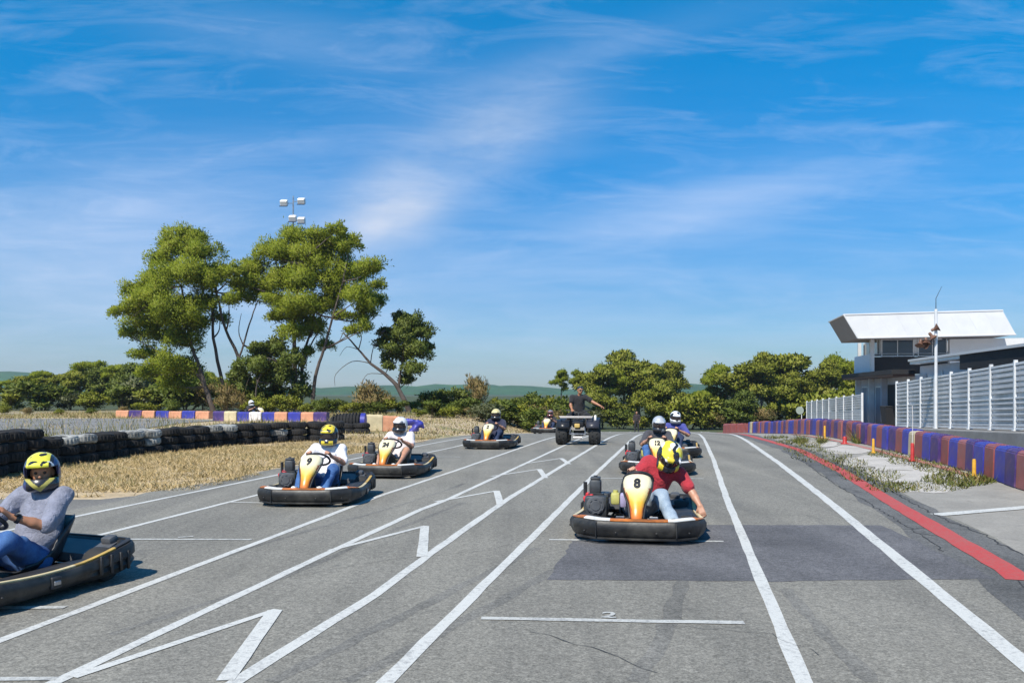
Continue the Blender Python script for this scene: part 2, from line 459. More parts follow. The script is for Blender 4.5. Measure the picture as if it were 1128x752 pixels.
# shoulder + apron on the right
barrier_line = [(4.5, -6), (5.6, 1.0), (6.9, 7.5), (8.0, 13.0), (9.0, 17.0), (9.7, 20.8), (10.3, 24.5), (11.0, 29), (11.75, 34), (12.4, 39.5), (13.0, 45), (13.35, 49)]
def bx(y):
    for (x0, y0), (x1, y1) in zip(barrier_line, barrier_line[1:]):
        if y0 <= y <= y1: return x0+(x1-x0)*(y-y0)/(y1-y0)
    return barrier_line[0][0] if y < 0 else barrier_line[-1][0]+(y-49)*0.15
ys = [-6+i*1.0 for i in range(64)]
sheet('pit_apron', [[(rx(a)-0.3, a), (bx(a)+3.2, a), (bx(b)+3.2, b), (rx(b)-0.3, b)] for a, b in zip(ys, ys[1:])], 0.002, M_APRON)
pale = []
for (px, py, w, h) in ((1000, 522, 95, 10), (960, 508, 70, 8), (1020, 537, 70, 7), (935, 496, 60, 6), (985, 513, 60, 7), (905, 489, 40, 4), (1068, 523, 40, 6)):
    pts = []
    for k in range(14):
        a = 2*PI*k/14; rr = rg.uniform(0.75, 1.1); q = ground_at(px+w*0.5*rr*math.cos(a), py+h*0.9*rr*math.sin(a)); pts.append(q)
    c = (sum(p[0] for p in pts)/14, sum(p[1] for p in pts)/14)
    for i, (a, b) in enumerate(zip(pts, pts[1:]+pts[:1])): pale.append([c, a, b])
for i, pl in enumerate(range(0, len(pale), 14)): sheet('pale_patch', pale[pl:pl+14], 0.004+0.0016*i, M_PALE)
sheet('shoulder_strip', stripe_polys([(x-0.42, y) for x, y in right_edge[1:9]], 0.75, 0.05, rg, 0.5), 0.0075, M_SHOULDER)
# resurfaced dark rectangle
pc = gx((603, 639), (641, 579), (790, 578.5), (972, 579), (1015, 600), (1098, 638), (850, 641)); pp = []
for (x0, y0), (x1, y1) in zip(pc, pc[1:]+pc[:1]):
    k = max(2, int(math.hypot(x1-x0, y1-y0)/.14)); pp += [(x0+(x1-x0)*i/k+rg.gauss(0, .012), y0+(y1-y0)*i/k+rg.gauss(0, .012)) for i in range(k)]
sheet('resurfaced_patch', [pp], 0.0082, M_PATCH)
# ---- painted lines (centre lines given by ground points)
lines = {
 'edge_line': ([(-6.9, 2.5), (-5.3, 10.6), (-4.27, 15.8), (-3.5, 19.9), (-1.75, 28), (0.2, 38), (8, 77)], 0.088),
 'lane_line': ([(-5.75, 1.5), (-4.40, 9.03), (-3.74, 12.75), (-2.2, 21.06), (-1.59, 23.6), (0.2, 33), (8.8, 77)], 0.080),
 'grid_line': ([(-3.92, 0.5), (-3.13, 5.27), (-2.39, 9.755), (-1.916, 12.64), (-1.11, 16.5), (0.65, 25.4), (10.6, 77)], 0.084),
 'hatching_line': ([(-3.0, 1.0), (-2.39, 4.54), (-1.766, 7.99), (-1.18, 11.1), (-0.90, 12.2), (1.9, 26.5), (11.8, 77)], 0.084),
 'hatching_edge_line': ([(-2.15, 1.0), (-1.448, 4.54), (-1.03, 6.46), (-0.773, 8.07), (-0.064, 12.2), (2.9, 27), (12.6, 77)], 0.092),
 'lane_edge_line': ([(-1.42, 0.6), (-0.663, 4.53), (0.133, 8.6), (1.65, 16.5), (3.26, 24.6), (13.4, 77)], 0.092),
 'start_lane_line': ([(0.75, 0.6), (1.53, 4.53), (3.04, 12.2), (4.55, 19.5), (6.33, 28.5), (15.6, 77)], 0.092),
 'track_edge_line': ([(2.05, 1.0), (2.876, 4.845), (4.44, 12.2), (5.59, 17.9), (7.84, 29.7), (16.9, 77)], 0.124)}
for k, (pts, w) in lines.items():
    sheet(k, stripe_polys(pts, w, 0.006, rg, 0.35), 0.0098, M_WHITE)
# saw-tooth hatching between the two lines
def tooth(a, b, c, w1=0.068, w2=0.10):
    A, B, C = (Vector(ground_at(*p)) for p in (a, b, c))
    t = (B-A).normalized()
    return stripe_polys([A, B+t*0.02], w1, 0.004, rg, 0.3), stripe_polys([B, C], w2, 0.004, rg, 0.3)
for a, b, c in (((80, 747), (303, 673), (248, 751)), ((363, 607), (468, 580), (465, 614)), ((480, 553), (547, 541), (551, 556)), ((541, 525), (594, 517), (601, 527)), ((577, 511), (618, 505), (627, 511.5))):
    p1_, p2_ = tooth(a, b, c); sheet('hatching_mark', p1_, 0.0108, M_WHITE); sheet('hatching_mark', p2_, 0.0118, M_WHITE)
# grid slots and other bars
def bar(name, a, b, w, m, off=0.0112): sheet(name, stripe_polys([ground_at(*a), ground_at(*b)], w, 0.006, rg, 0.25), off, m)
bar('grid_slot_mark', (530, 682), (820, 687), 0.075, M_WORN)
bar('grid_slot_mark', (605, 595), (797, 597), 0.07, M_WORN)
bar('grid_slot_mark', (108, 594.5), (277, 595), 0.07, M_WORN)
bar('grid_slot_mark', (-90, 671), (72, 670), 0.075, M_WORN)
bar('grid_slot_mark', (252, 553.5), (320, 555), 0.07, M_WORN)
bar('grid_slot_mark', (655, 527), (775, 527.5), 0.07, M_WORN)
bar('grid_slot_mark', (455, 503), (507, 503.5), 0.07, M_WORN)
bar('grid_slot_mark', (690, 500), (775, 500.3), 0.07, M_WORN)
bar('pit_exit_bar', (1031, 567.5), (1215, 552), 0.2, M_WHITE, 0.0105)
bar('near_bar', (-60, 749), (62, 749), 0.06, M_WORN)
def glyph(px, py, s, h):                # half-worn little grid numbers
    X, Y = ground_at(px, py)
    cu = bpy.data.curves.new('g', 'FONT'); cu.body = s; cu.size = h; cu.align_x = 'CENTER'; cu.offset = 0.006
    t = bpy.data.objects.new('g', cu); COL.objects.link(t); dg = bpy.context.evaluated_depsgraph_get()
    me = bpy.data.meshes.new_from_object(t.evaluated_get(dg)); bpy.data.objects.remove(t)
    me.materials.clear(); me.materials.append(M_WORN)
    tag(link('grid_number_mark', me, None, (X, Y, 0.0125), R(-11)), kind='structure')
glyph(670, 681.5, '2', 0.21); bar('grid_number_mark', (196, 592.6), (213, 591.6), .05, M_WORN, .0122)
# rubber marks
M_RUB = asphalt_mat('rubber_marked_asphalt', 0.168, (1.0, 0.965, 0.87), cracks=0, blot=0.35)
for pts, w in (([(300, 752), (420, 690), (520, 640), (600, 600)], .10), ([(380, 752), (500, 690), (590, 640), (650, 606)], .09), ([(700, 752), (735, 690), (752, 640), (765, 600)], .12), ([(120, 700), (300, 640), (420, 590), (520, 550)], .08), ([(960, 752), (900, 690), (862, 645)], .10), ([(170, 640), (320, 590), (430, 560), (520, 530)], .07)):
    sheet('rubber_mark', stripe_polys(catmull([ground_at(*p) for p in pts], 6, closed=False), w, .02, rg), 0.0070, M_RUB)
# red line and its faded twin by the barrier
red = [ground_at(1124, 640), ground_at(1110, 629), ground_at(973, 548), ground_at(927, 519), (7.47, 22.4), (8.13, 28.5), (9.75, 38), (11.7, 48), (12.8, 54)]
sheet('red_edge_line', stripe_polys(red, 0.23, 0.012, rg, 0.3), 0.0122, M_RED)
sheet('faded_red_line', stripe_polys([(bx(y)-0.35-0.02*(y-13), y) for y in np.arange(14.6, 34, 0.8)], 0.22, 0.03, rg), 0.0150, M_PINK)
# cracks
def crack(name, pts, w, off, jit=0.018, step=0.09):
    P = [Vector(ground_at(*p)) for p in pts]; q = [P[0]]
    for a, b in zip(P, P[1:]):
        k = max(2, int((b-a).length/step)); nrm = Vector((-(b-a).y, (b-a).x)).normalized()
        q += [a.lerp(b, (i+1)/k)+nrm*rg.gauss(0, jit) for i in range(k)]
    sheet(name, stripe_polys(q, w, w*0.35, rg), off, M_CRACK)
crack('asphalt_crack', [(1128, 612), (1085, 590), (1030, 568), (985, 543), (942, 521), (905, 505)], 0.016, 0.0105)
crack('asphalt_crack', [(1040, 608), (1015, 590), (985, 572), (955, 553), (918, 533), (893, 514), (876, 503)], 0.013, 0.0105)
crack('asphalt_crack', [(1128, 648), (1100, 618), (1062, 596), (1015, 588)], 0.010, 0.0105)
crack('asphalt_crack', [(584, 697), (620, 706), (665, 720), (725, 742)], 0.005, 0.0105)
crack('asphalt_crack', [(740, 690), (850, 700), (905, 722)], 0.004, 0.0105)
crack('asphalt_crack', [(300, 640), (420, 618), (540, 606), (565, 600)], 0.004, 0.0105)
crack('asphalt_crack', [(935, 540), (960, 541), (1000, 543)], 0.012, 0.0105)

# ---- raised pit lane with its little retaining wall
M_WALLC = concrete_mat('pit_wall_concrete', 0.22, (1, 0.98, 0.95))
def pitz(y): return 0.40-0.0324*(y-24.4)
def pit_lane():
    m = MB(); V = []
    ys = [6+i*2.5 for i in range(30)]
    sec = lambda y: [(8.75+0.2*y, zfun(y)-0.3), (8.75+0.2*y, pitz(y)-0.03), (8.78+0.2*y, pitz(y)), (40+0.2*y, pitz(y))]
    vs = [(x, y, z) for y in ys for x, z in sec(y)]
    fs = [[j*4+i, j*4+i+1, (j+1)*4+i+1, (j+1)*4+i] for j in range(len(ys)-1) for i in range(3)]
    fs += [[0, 1, 2, 3], [len(vs)-1-i for i in range(4)]]
    m.add(vs, fs)
    tag(m.build('pit_lane', M_WALLC), kind='structure')
pit_lane()
# ---- infield tarmac beyond the tyre wall
sheet('infield_tarmac', [[(-60, 26), (-13.5, 26.5), (-14.5, 33), (-15.5, 40), (-15, 44.5), (-20, 47.5), (-60, 47)]], 0.03, M_ASPH2, zf=lambda x, y: 0.02)
# ---- distant wooded ridges
def hill_mat(name, a, b_):
    m, nt, b = new_mat(name); p = geo_pos(nt)
    n1 = noise(nt, p, 0.035, 5, 0.7); n2 = noise(nt, p, 0.006, 3, 0.5)
    c = ramp(nt, n1, [(0.35, a), (0.65, b_)]); c = mixcol(nt, 1.0, c, ramp(nt, n2, [(0.3, g(0.8)), (0.7, g(1.2))]), 'MULTIPLY')
    nt.links.new(c, b.inputs['Base Color']); b.inputs['Roughness'].default_value = 1.0; bump(nt, b, n1, 1.0, 6.0)
    return m
M_HILL = hill_mat('wooded_hill', (0.014, 0.062, 0.020), (0.034, 0.105, 0.034))
def ridge(y0, hfun, depth, seed):
    r = random.Random(seed); xs = np.arange(-1700, 1701, 25); V = []; prof = [0, .25, .5, .75, 1, 1.25, 1.6]
    for x in xs:
        h = hfun(x)
        for t in prof:
            z = -6+(h+6)*(math.sin(min(t, 1)*PI/2) if t <= 1 else 1-(t-1)*0.5)
            V.append((x+r.uniform(-5, 5), y0+depth*t+r.uniform(-8, 8), z+(r.uniform(-2.2, 2.2) if 0 < t else 0)))
    n = len(prof)
    Q = [[i*n+j, (i+1)*n+j, (i+1)*n+j+1, i*n+j+1] for i in range(len(xs)-1) for j in range(n-1)]
    tag(link('hills', np_mesh('hills', V, Q, M_HILL)), kind='structure')
def h1(x):   # nearer ridge, at ~1000 m
    px = CX+F*x/1150.0
    return 3+7*math.exp(-((px-440)/110)**2)+5*math.exp(-((px-550)/45)**2)+26*math.exp(-(px/80)**2)+10*math.exp(-((px-765)/60)**2)
ridge(1000, h1, 160, 3)
# ------------------------------------------------------------------ karts (front towards -y, left side +x)
M_BUMP = mat('black_plastic', (0.013, 0.013, 0.014), 0.5, var=0.5, scale=8, bmp=0.3, dirt=(0.075, 0.07, 0.06), dirt_amt=0.6)
M_BLK = mat('black_parts', (0.018, 0.018, 0.02), 0.5, var=0.3, scale=9, dirt=(0.07, 0.065, 0.06), dirt_amt=0.4)
M_GREYP = mat('grey_cover', (0.075, 0.08, 0.09), 0.5, var=0.2, scale=6, dirt=(0.14, 0.13, 0.12), dirt_amt=0.5)
M_ENG = mat('engine_grey', (0.045, 0.05, 0.056), 0.45, 0.1, var=0.3, scale=10)
M_STEEL = mat('steel', (0.42, 0.42, 0.43), 0.35, 0.9, var=0.2)
M_REDP = mat('red_plastic', (0.50, 0.03, 0.035), 0.4, var=0.15)
M_ORANGE = mat('orange_plastic', (0.48, 0.15, 0.03), 0.45, var=0.3, scale=9, dirt=(0.06, 0.04, 0.03), dirt_amt=0.8)
M_OCHRE = mat('ochre_edge', (0.50, 0.33, 0.08), 0.45, var=0.2, dirt=(0.1, 0.08, 0.05), dirt_amt=0.5)
M_CREAM = mat('cream_plastic', (0.66, 0.56, 0.33), 0.38, var=0.12, scale=6, dirt=(0.3, 0.22, 0.12), dirt_amt=0.35)
M_WHITEP = mat('white_sticker', (0.74, 0.73, 0.70), 0.4, var=0.08, scale=12, dirt=(0.3, 0.28, 0.25), dirt_amt=0.45)
M_TYRE = mat('kart_tyre', (0.022, 0.022, 0.022), 0.8, var=0.3, scale=14, bmp=0.3)
M_SEAT = mat('seat_plastic', (0.03, 0.03, 0.034), 0.35, var=0.2)
M_TANK = mat('fuel_tank', (0.42, 0.40, 0.12), 0.35, var=0.15)
M_LILAC = mat('lilac_bottle', (0.38, 0.34, 0.52), 0.4, var=0.12)
M_TRAY = mat('floor_tray', (0.14, 0.10, 0.075), 0.55, 0.3, var=0.35, scale=7)
M_DIGIT = mat('black_vinyl', (0.015, 0.015, 0.017), 0.45, var=0.1)
def nose_mat():
    m, nt, b = new_mat('nose_paint'); co = coord(nt)
    sx = nt.nodes.new('ShaderNodeSeparateXYZ'); nt.links.new(co, sx.inputs[0])
    n1 = noise(nt, co, 7, 4); n2 = noise(nt, co, 38, 3)
    z = math_n(nt, 'ADD', sx.outputs[2], math_n(nt, 'MULTIPLY', math_n(nt, 'SUBTRACT', n1, 0.5), 0.09))
    z = math_n(nt, 'MULTIPLY', z, 1.42)
    c = ramp(nt, z, [(0.30, (0.52, 0.09, 0.02)), (0.42, (0.64, 0.22, 0.02)), (0.56, (0.68, 0.40, 0.04)), (0.66, (0.70, 0.56, 0.20)), (0.76, (0.72, 0.65, 0.44))])
    ax = math_n(nt, 'ABSOLUTE', sx.outputs[0])
    # flame-like darker side decals that widen downwards
    lim = math_n(nt, 'ADD', math_n(nt, 'MULTIPLY', sx.outputs[2], 0.30), math_n(nt, 'MULTIPLY', math_n(nt, 'SUBTRACT', n1, 0.5), 0.12))
    edge = math_n(nt, 'GREATER_THAN', ax, math_n(nt, 'SUBTRACT', lim, 0.035))
    low = math_n(nt, 'LESS_THAN', sx.outputs[2], 0.52)
    c = mixcol(nt, math_n(nt, 'MULTIPLY', math_n(nt, 'MULTIPLY', edge, low), 0.8), c, (0.42, 0.07, 0.02))
    c = mixcol(nt, math_n(nt, 'MULTIPLY', ramp(nt, n2, [(0.6, g(0)), (0.7, g(1))]), 0.25), c, (0.25, 0.15, 0.06))
    nt.links.new(c, b.inputs['Base Color']); b.inputs['Roughness'].default_value = 0.33
    return m
M_NOSE = nose_mat()

# outline half: x, y, top height, bottom height
HALF = [(0.0, -1.0, .225, .05), (.20, -1.0, .225, .05), (.36, -.995, .23, .05), (.42, -.975, .23, .05), (.60, -.85, .235, .045), (.645, -.80, .23, .045), (.70, -.58, .21, .045), (.705, -.50, .205, .045), (.695, -.3, .195, .045),
        (.672, -.05, .192, .045), (.655, .2, .205, .05), (.655, .40, .24, .055), (.65, .56, .275, .065), (.625, .68, .295, .08), (.57, .755, .30, .085), (.51, .785, .30, .085), (.32, .795, .30, .085)]
RING = catmull(HALF+[(0.0, .795, .30, .085)]+[(-x, y, a, b) for x, y, a, b in HALF[:0:-1]], 3)
def ring_sweep(prof, y0=None, mats=None):
    """prof(pt) -> list of (inward offset, z); swept round the outline"""
    V = []; k = len(RING); n = None; fm = []
    for i, p in enumerate(RING):
        a = Vector(RING[i-1][:2]); b = Vector(RING[(i+1) % k][:2]); t = (b-a).normalized(); inn = Vector((-t.y, t.x))
        pr = prof(p); n = len(pr)
        for d, z in pr: V.append((p[0]+inn.x*d, p[1]+inn.y*d, z))
    Fc = []
    for i in range(k):
        for j in range(n):
            Fc.append([i*n+j, i*n+(j+1) % n, ((i+1) % k)*n+(j+1) % n, ((i+1) % k)*n+j])
            fm.append(mats(RING[i]) if mats else 0)
    return V, Fc, fm
def kart_meshes():
    P = {}
    def bump_prof(p):
        zt, zb = p[2], p[3]; h = zt-zb
        k = smooth(.1, .4, p[1]); return [(.13, zb), (.05, zb), (.028, zb+.02), (.014-.014*k, zb+h*.30), (.008+.006*k, zb+h*.40), (.004+.012*k, zb+h*.48), (-.004*k, zb+h*.56), (0.0, zt-.035), (.018, zt-.006), (.045, zt), (.10, zt-.002), (.13, zt-.03)]
    V, Fc, fm = ring_sweep(bump_prof); m = MB(); m.add(V, Fc)
    # moulded ribs towards the tail
    for s in (-1, 1):
        for yy, xx in ((.33, .662), (.43, .662), (.53, .655), (.62, .642)):
            m.box((xx*s, yy, .165), (.022, .028, .15), .006)
    for xx in (-.45, -.22, 0, .22, .45): m.box((xx, .797, .19), (.03, .02, .17), .006)
    # moulded joints, screw heads and a low skid lip
    for s in (-1, 1):
        m.box((s*.395, -.99, .14), (.012, .022, .15), .003, (0, 0, s*.3)); pass
        for xx, yy in ((.2, -1.0), (.52, -.912), (.70, -.55)): m.ball((s*xx, yy, .115), .011, 8)
    m.tube([(-.6, -.83, .055), (-.4, -.975, .052), (0, -.985, .05), (.4, -.975, .052), (.6, -.83, .055)], .012, 6)
    P['bumper'] = m.mesh('bumper', M_BUMP, 40)
    def trim_prof(p):
        zt = p[2]; q = 1-smooth(-.75, -.55, p[1])*.62; return [(.03, zt+.001), (.03, zt+.010), (.03+.045*q, zt+.008+.014*q), (.03+.095*q, zt+.008+.008*q), (.03+.098*q, zt-.035)]
    def tm(p):
        x, y = abs(p[0]), p[1]
        if y < -.86 and .28 < x < .55: return 1
        if y < -.55: return 0
        if y < .1: return 2
        return 4 if y < .5 else 3
    V, Fc, fm = ring_sweep(trim_prof, mats=tm); m = MB(); m.add(V, Fc); m.m = fm
    P['trim'] = m.mesh('trim', [M_ORANGE, M_WHITEP, M_CREAM, M_BLK, M_OCHRE], 50)
    # buckles on the sides
    for s in (-1, 1):
        m = MB(); m.box((s*.676, -.1, .125), (.03, .09, .09), .008); m.box((s*.692, -.1, .125), (.02, .06, .035), .006, m=1)
        P.setdefault('buckle', []).append(m.mesh('buckle', [M_BLK, M_STEEL]))
    m = MB(); m.prism([(-.30, -.88), (.30, -.88), (.36, -.5), (.36, .45), (.28, .62), (-.28, .62), (-.36, .45), (-.36, -.5)], .055, .068)
    P['floor_tray'] = m.mesh('floor_tray', M_TRAY)
    m = MB()
    for s in (-1, 1):
        m.tube([(s*.2, -.9, .10), (s*.30, -.6, .09), (s*.33, 0, .085), (s*.30, .7, .09), (s*.28, .8, .14)], .015, 8)
        m.tube([(s*.30, -.35, .09), (s*.6, -.35, .13), (s*.6, .3, .13), (s*.32, .3, .09)], .014, 8)
        m.tube([(s*.22, -.80, .09), (s*.18, -.70, .2), (0, -.66, .23)], .012, 8)
    m.tube([(-.3, .50, .10), (.3, .50, .10)], .015, 8); m.tube([(-.42, -.62, .13), (.42, -.62, .13)], .013, 8); m.tube([(-.48, .50, .14), (.48, .50, .14)], .018, 10)
    P['frame'] = m.mesh('frame', M_BLK)
    # nose panel with number plate: stacked lens-shaped sections along a rising curve
    secs = [(-.84, .215, .054, .03), (-.82, .245, .060, .045), (-.77, .305, .068, .055), (-.71, .375, .082, .062), (-.64, .445, .116, .068), (-.565, .515, .142, .07), (-.50, .565, .150, .066), (-.45, .60, .140, .055), (-.415, .617, .105, .035), (-.405, .621, .05, .015)]
    V = []; nn = 16
    for i, (y, z, w, bl) in enumerate(secs):
        a = secs[max(0, i-1)]; b = secs[min(len(secs)-1, i+1)]; t = Vector((0, b[0]-a[0], b[1]-a[1])).normalized(); nr = Vector((0, -t.z, t.y))
        if nr.z < 0: nr = -nr
        for j in range(nn):
            an = 2*PI*j/nn; c, s_ = math.cos(an), math.sin(an)
            x = w*math.copysign(abs(c)**0.75, c); d = bl*max(s_, -.15)
            V.append(Vector((x, y, z))+nr*d)
    m = MB(); Fc = [[i*nn+j, i*nn+(j+1) % nn, (i+1)*nn+(j+1) % nn, (i+1)*nn+j] for i in range(len(secs)-1) for j in range(nn)]
    m.add(V, Fc+[list(range(nn))[::-1], [(len(secs)-1)*nn+j for j in range(nn)]])
    P['nose_fairing'] = m.mesh('nose_fairing', M_NOSE, 50)
    # dark rim round the back of the panel and its brackets
    m = MB(); rim = []
    for y, z, w, bl in secs[1:-1]: rim.append((w+.006, y+.012, z-.012))
    m.tube(rim+[(0, -.39, .616)]+[(-x, y, z) for x, y, z in rim[::-1]], .012, 8)
    m.tube([(.05, -.58, .46), (.08, -.55, .12)], .01, 6); m.tube([(-.05, -.58, .46), (-.08, -.55, .12)], .01, 6)
    P['nose_bracket'] = m.mesh('nose_bracket', M_BLK)
    # steering
    m = MB(); Mw = Matrix.Translation((0, -.12, .555)) @ Matrix.Rotation(R(-38), 4, 'X')
    m.tube([Mw @ Vector((.155*math.cos(a), .155*math.sin(a)*(1 if math.sin(a) < 0 else .88), 0)) for a in [2*PI*i/28 for i in range(28)]], .016, 8, closed=True)
    P['steering_wheel'] = m.mesh('steering_wheel', M_BLK)
    m = MB()
    for a in (90, 215, 325): m.tube([Mw @ Vector((0, 0, -.02)), Mw @ Vector((.15*math.cos(R(a)), .135*math.sin(R(a)), 0))], .011, 6)
    m.cyl(Mw @ Vector((0, 0, -.035)), Mw @ Vector((0, 0, .012)), .042, n=14)
    P['spokes'] = m.mesh('spokes', M_STEEL)
    m = MB(); m.tube([Mw @ Vector((0, 0, -.03)), (0, -.42, .33), (0, -.66, .16)], .012, 8)
    P['steering_column'] = m.mesh('steering_column', M_BLK)
    for s in (-1, 1):
        m = MB(); m.tube([(s*.17, -.62, .09), (s*.17, -.70, .22)], .009, 6); m.box((s*.17, -.705, .215), (.09, .02, .05), .006)
        P.setdefault('pedal', []).append(m.mesh('pedal', M_STEEL))
    # bucket seat: a U-shaped section carried along an L-shaped spine
    spine = [(.02, .13, .20, .06), (.12, .10, .20, .10), (.25, .095, .20, .15), (.37, .12, .20, .19), (.455, .20, .20, .20), (.50, .30, .20, .18), (.535, .40, .195, .13), (.56, .47, .17, .07), (.57, .50, .12, .02)]
    V = []; nu = 13
    for i, (y, z, w, d) in enumerate(spine):
        a = spine[max(0, i-1)]; b = spine[min(len(spine)-1, i+1)]; t = Vector((0, b[0]-a[0], b[1]-a[1])).normalized(); up = Vector((0, -t.z, t.y))
        for j in range(nu):
            u = -1+2*j/(nu-1); V.append(Vector((w*math.sin(u*PI/2)*1.05, y, z))+up*(d*(1-math.cos(u*PI/2))))
    m = MB(); m.add(V, [[i*nu+j, i*nu+j+1, (i+1)*nu+j+1, (i+1)*nu+j] for i in range(len(spine)-1) for j in range(nu-1)])
    P['seat'] = m.mesh('seat', M_SEAT, 60, fix=False)
    # engine on the right flank
    ex, ey = -.475, .12
    m = MB(); m.box((ex, ey, .22), (.27, .30, .20), .03, seg=2)
    for k in range(6): m.box((ex, ey-.02, .30+.016*k), (.21-.008*k, .22, .007), .002)
    m.box((ex+.01, ey-.19, .25), (.25, .10, .24), .035, seg=2)
    m.box((ex+.09, ey+.06, .345), (.10, .20, .07), .02, seg=2)
    P['engine'] = m.mesh('engine', M_ENG)
    m = MB(); Mc = Matrix.Translation((ex+.01, ey-.245, .265)) @ Matrix.Rotation(R(90), 4, 'X')
    m.lathe([(0, .03), (.05, .03), (.055, .022), (.09, .02), (.105, .0), (.105, -.03)], Mc, 20)
    for k in range(8):
        a = 2*PI*k/8; m.box(Mc @ Vector((.072*math.cos(a), .072*math.sin(a), .025)), (.012, .01, .03), .002, (0, -a, 0))
    P['recoil_cover'] = m.mesh('recoil_cover', M_GREYP)
    m = MB(); m.box((ex-.01, ey-.02, .455), (.13, .15, .16), .03, seg=2); m.box((ex-.01, ey-.02, .545), (.11, .13, .03), .012, seg=2); m.cyl((ex-.01, ey-.02, .55), (ex-.01, ey-.02, .575), .022, n=10)
    P['air_box'] = m.mesh('air_box', M_ENG)
    m = MB(); m.tube([(ex-.05, ey+.1, .3), (ex-.10, ey+.05, .33), (ex-.125, ey-.02, .36), (ex-.125, ey-.02, .50)], [.018, .018, .02, .022], 8); m.tube([(ex-.08, ey+.15, .2), (ex, ey+.4, .2), (ex+.1, ey+.55, .2)], .03, 10)
    P['exhaust'] = m.mesh('exhaust', M_BLK)
    m = MB(); m.box((ex-.075, ey-.14, .335), (.12, .10, .07), .02, (0, R(-18), 0), seg=2); m.box((ex-.09, ey-.03, .36), (.06, .06, .05), .015)
    P['valve_cover'] = m.mesh('valve_cover', M_REDP)
    m = MB(); m.box((-.255, -.02, .34), (.10, .17, .13), .025, seg=2); m.cyl((-.255, -.02, .40), (-.255, -.02, .43), .028, n=12)
    P['fuel_tank'] = m.mesh('fuel_tank', M_TANK)
    m = MB(); m.box((-.165, -.10, .33), (.07, .10, .15), .02, (R(8), 0, 0), seg=2)
    P['bottle'] = m.mesh('bottle', M_LILAC)
    # rear deck behind the seat
    m = MB(); m.hexa([(-.54, .42, .16), (.54, .42, .16), (.48, .71, .24), (-.48, .71, .24), (-.54, .42, .225), (.54, .42, .225), (.46, .71, .292), (-.46, .71, .292)])
    m.hexa([(-.555, .05, .15), (-.22, .05, .15), (-.22, .459, .2), (-.555, .459, .2), (-.555, .05, .2), (-.24, .05, .19), (-.24, .459, .27), (-.555, .459, .272)]) if 0 else None
    m.box((.40, .66, .30), (.11, .10, .07), .025, (R(15), 0, 0), seg=2); m.box((-.4, .66, .30), (.10, .1, .05), .02, (R(15), 0, 0), seg=2)
    P['rear_cover'] = m.mesh('rear_cover', M_GREYP)
    # side pods between the seat and the bumper
    for s in (-1, 1):
        m = MB()
        if s > 0: m.hexa([(.30, -.48, .10), (.60, -.48, .12), (.58, .45, .16), (.30, .45, .13), (.31, -.45, .15), (.58, -.45, .185), (.56, .42, .215), (.31, .42, .18)])
        else: m.hexa([(-.60, -.48, .12), (-.30, -.48, .10), (-.32, -.2, .10), (-.58, -.2, .12), (-.58, -.45, .205), (-.31, -.45, .15), (-.32, -.22, .15), (-.57, -.22, .2)])
        P.setdefault('side_pod', []).append(m.mesh('side_pod', M_BLK))
    for (x, y, r, w) in ((-.50, -.62, .125, .12), (.50, -.62, .125, .12), (-.47, .50, .135, .17), (.47, .50, .135, .17)):
        Mx = Matrix.Translation((x, y, r)) @ Matrix.Rotation(R(90), 4, 'Y')
        m = MB(); h = w/2
        m.lathe([(r*.5, -h*.8), (r*.72, -h), (r*.92, -h*.92), (r, -h*.6), (r, h*.6), (r*.92, h*.92), (r*.72, h), (r*.5, h*.8)], Mx, 22, closed=True)
        wheel = m.mesh('wheel', M_TYRE)
        m = MB(); m.lathe([(0, -h*.5), (r*.3, -h*.5), (r*.34, -h*.7), (r*.52, -h*.8), (r*.52, h*.8), (r*.34, h*.7), (r*.3, h*.5), (0, h*.5)], Mx, 16)
        P.setdefault('wheels', []).append((wheel, m.mesh('rim', M_STEEL)))
    return P
KP = kart_meshes()
def text_mesh(s, size, m, bold=0.006, ext=0.0012):
    cu = bpy.data.curves.new('t', 'FONT'); cu.body = s; cu.size = size; cu.align_x = 'CENTER'; cu.align_y = 'CENTER'; cu.offset = bold; cu.extrude = ext
    t = bpy.data.objects.new('t', cu); COL.objects.link(t); dg = bpy.context.evaluated_depsgraph_get()
    me = bpy.data.meshes.new_from_object(t.evaluated_get(dg)); bpy.data.objects.remove(t); bpy.data.curves.remove(cu)
    me.materials.clear(); me.materials.append(m); return me
def add_number(kart, s):
    nose = [c for c in kart.children if c.name.split('.')[0] == 'nose_fairing'][0]
    me = text_mesh(s, .128 if len(s) == 1 else .112, M_DIGIT, bold=.008, ext=0)
    for v in me.vertices: v.co.y *= 1.4
    b = bmesh.new(); b.from_mesh(me); bmesh.ops.triangulate(b, faces=list(b.faces))
    for _ in range(3): bmesh.ops.subdivide_edges(b, edges=[e for e in b.edges if e.calc_length() > .008], cuts=1)
    from mathutils.bvhtree import BVHTree
    nb = bmesh.new(); nb.from_mesh(KP['nose_fairing']); tree = BVHTree.FromBMesh(nb); nb.free()
    M = Matrix.Translation((0, -.61, .568)) @ Matrix.Rotation(R(40.5), 4, 'X'); nrm = Vector((0, -.65, .76))
    for v in b.verts:                                # wrap the digits onto the panel, a hair proud of it
        p = M @ v.co; h = tree.ray_cast(p+nrm*.15, -nrm)[0]; v.co = (h if h is not None else p)+nrm*.0022
    b.to_mesh(me); b.free()
    o = link('number', me, nose); return o
KGROUP = 'rental karts on the track'
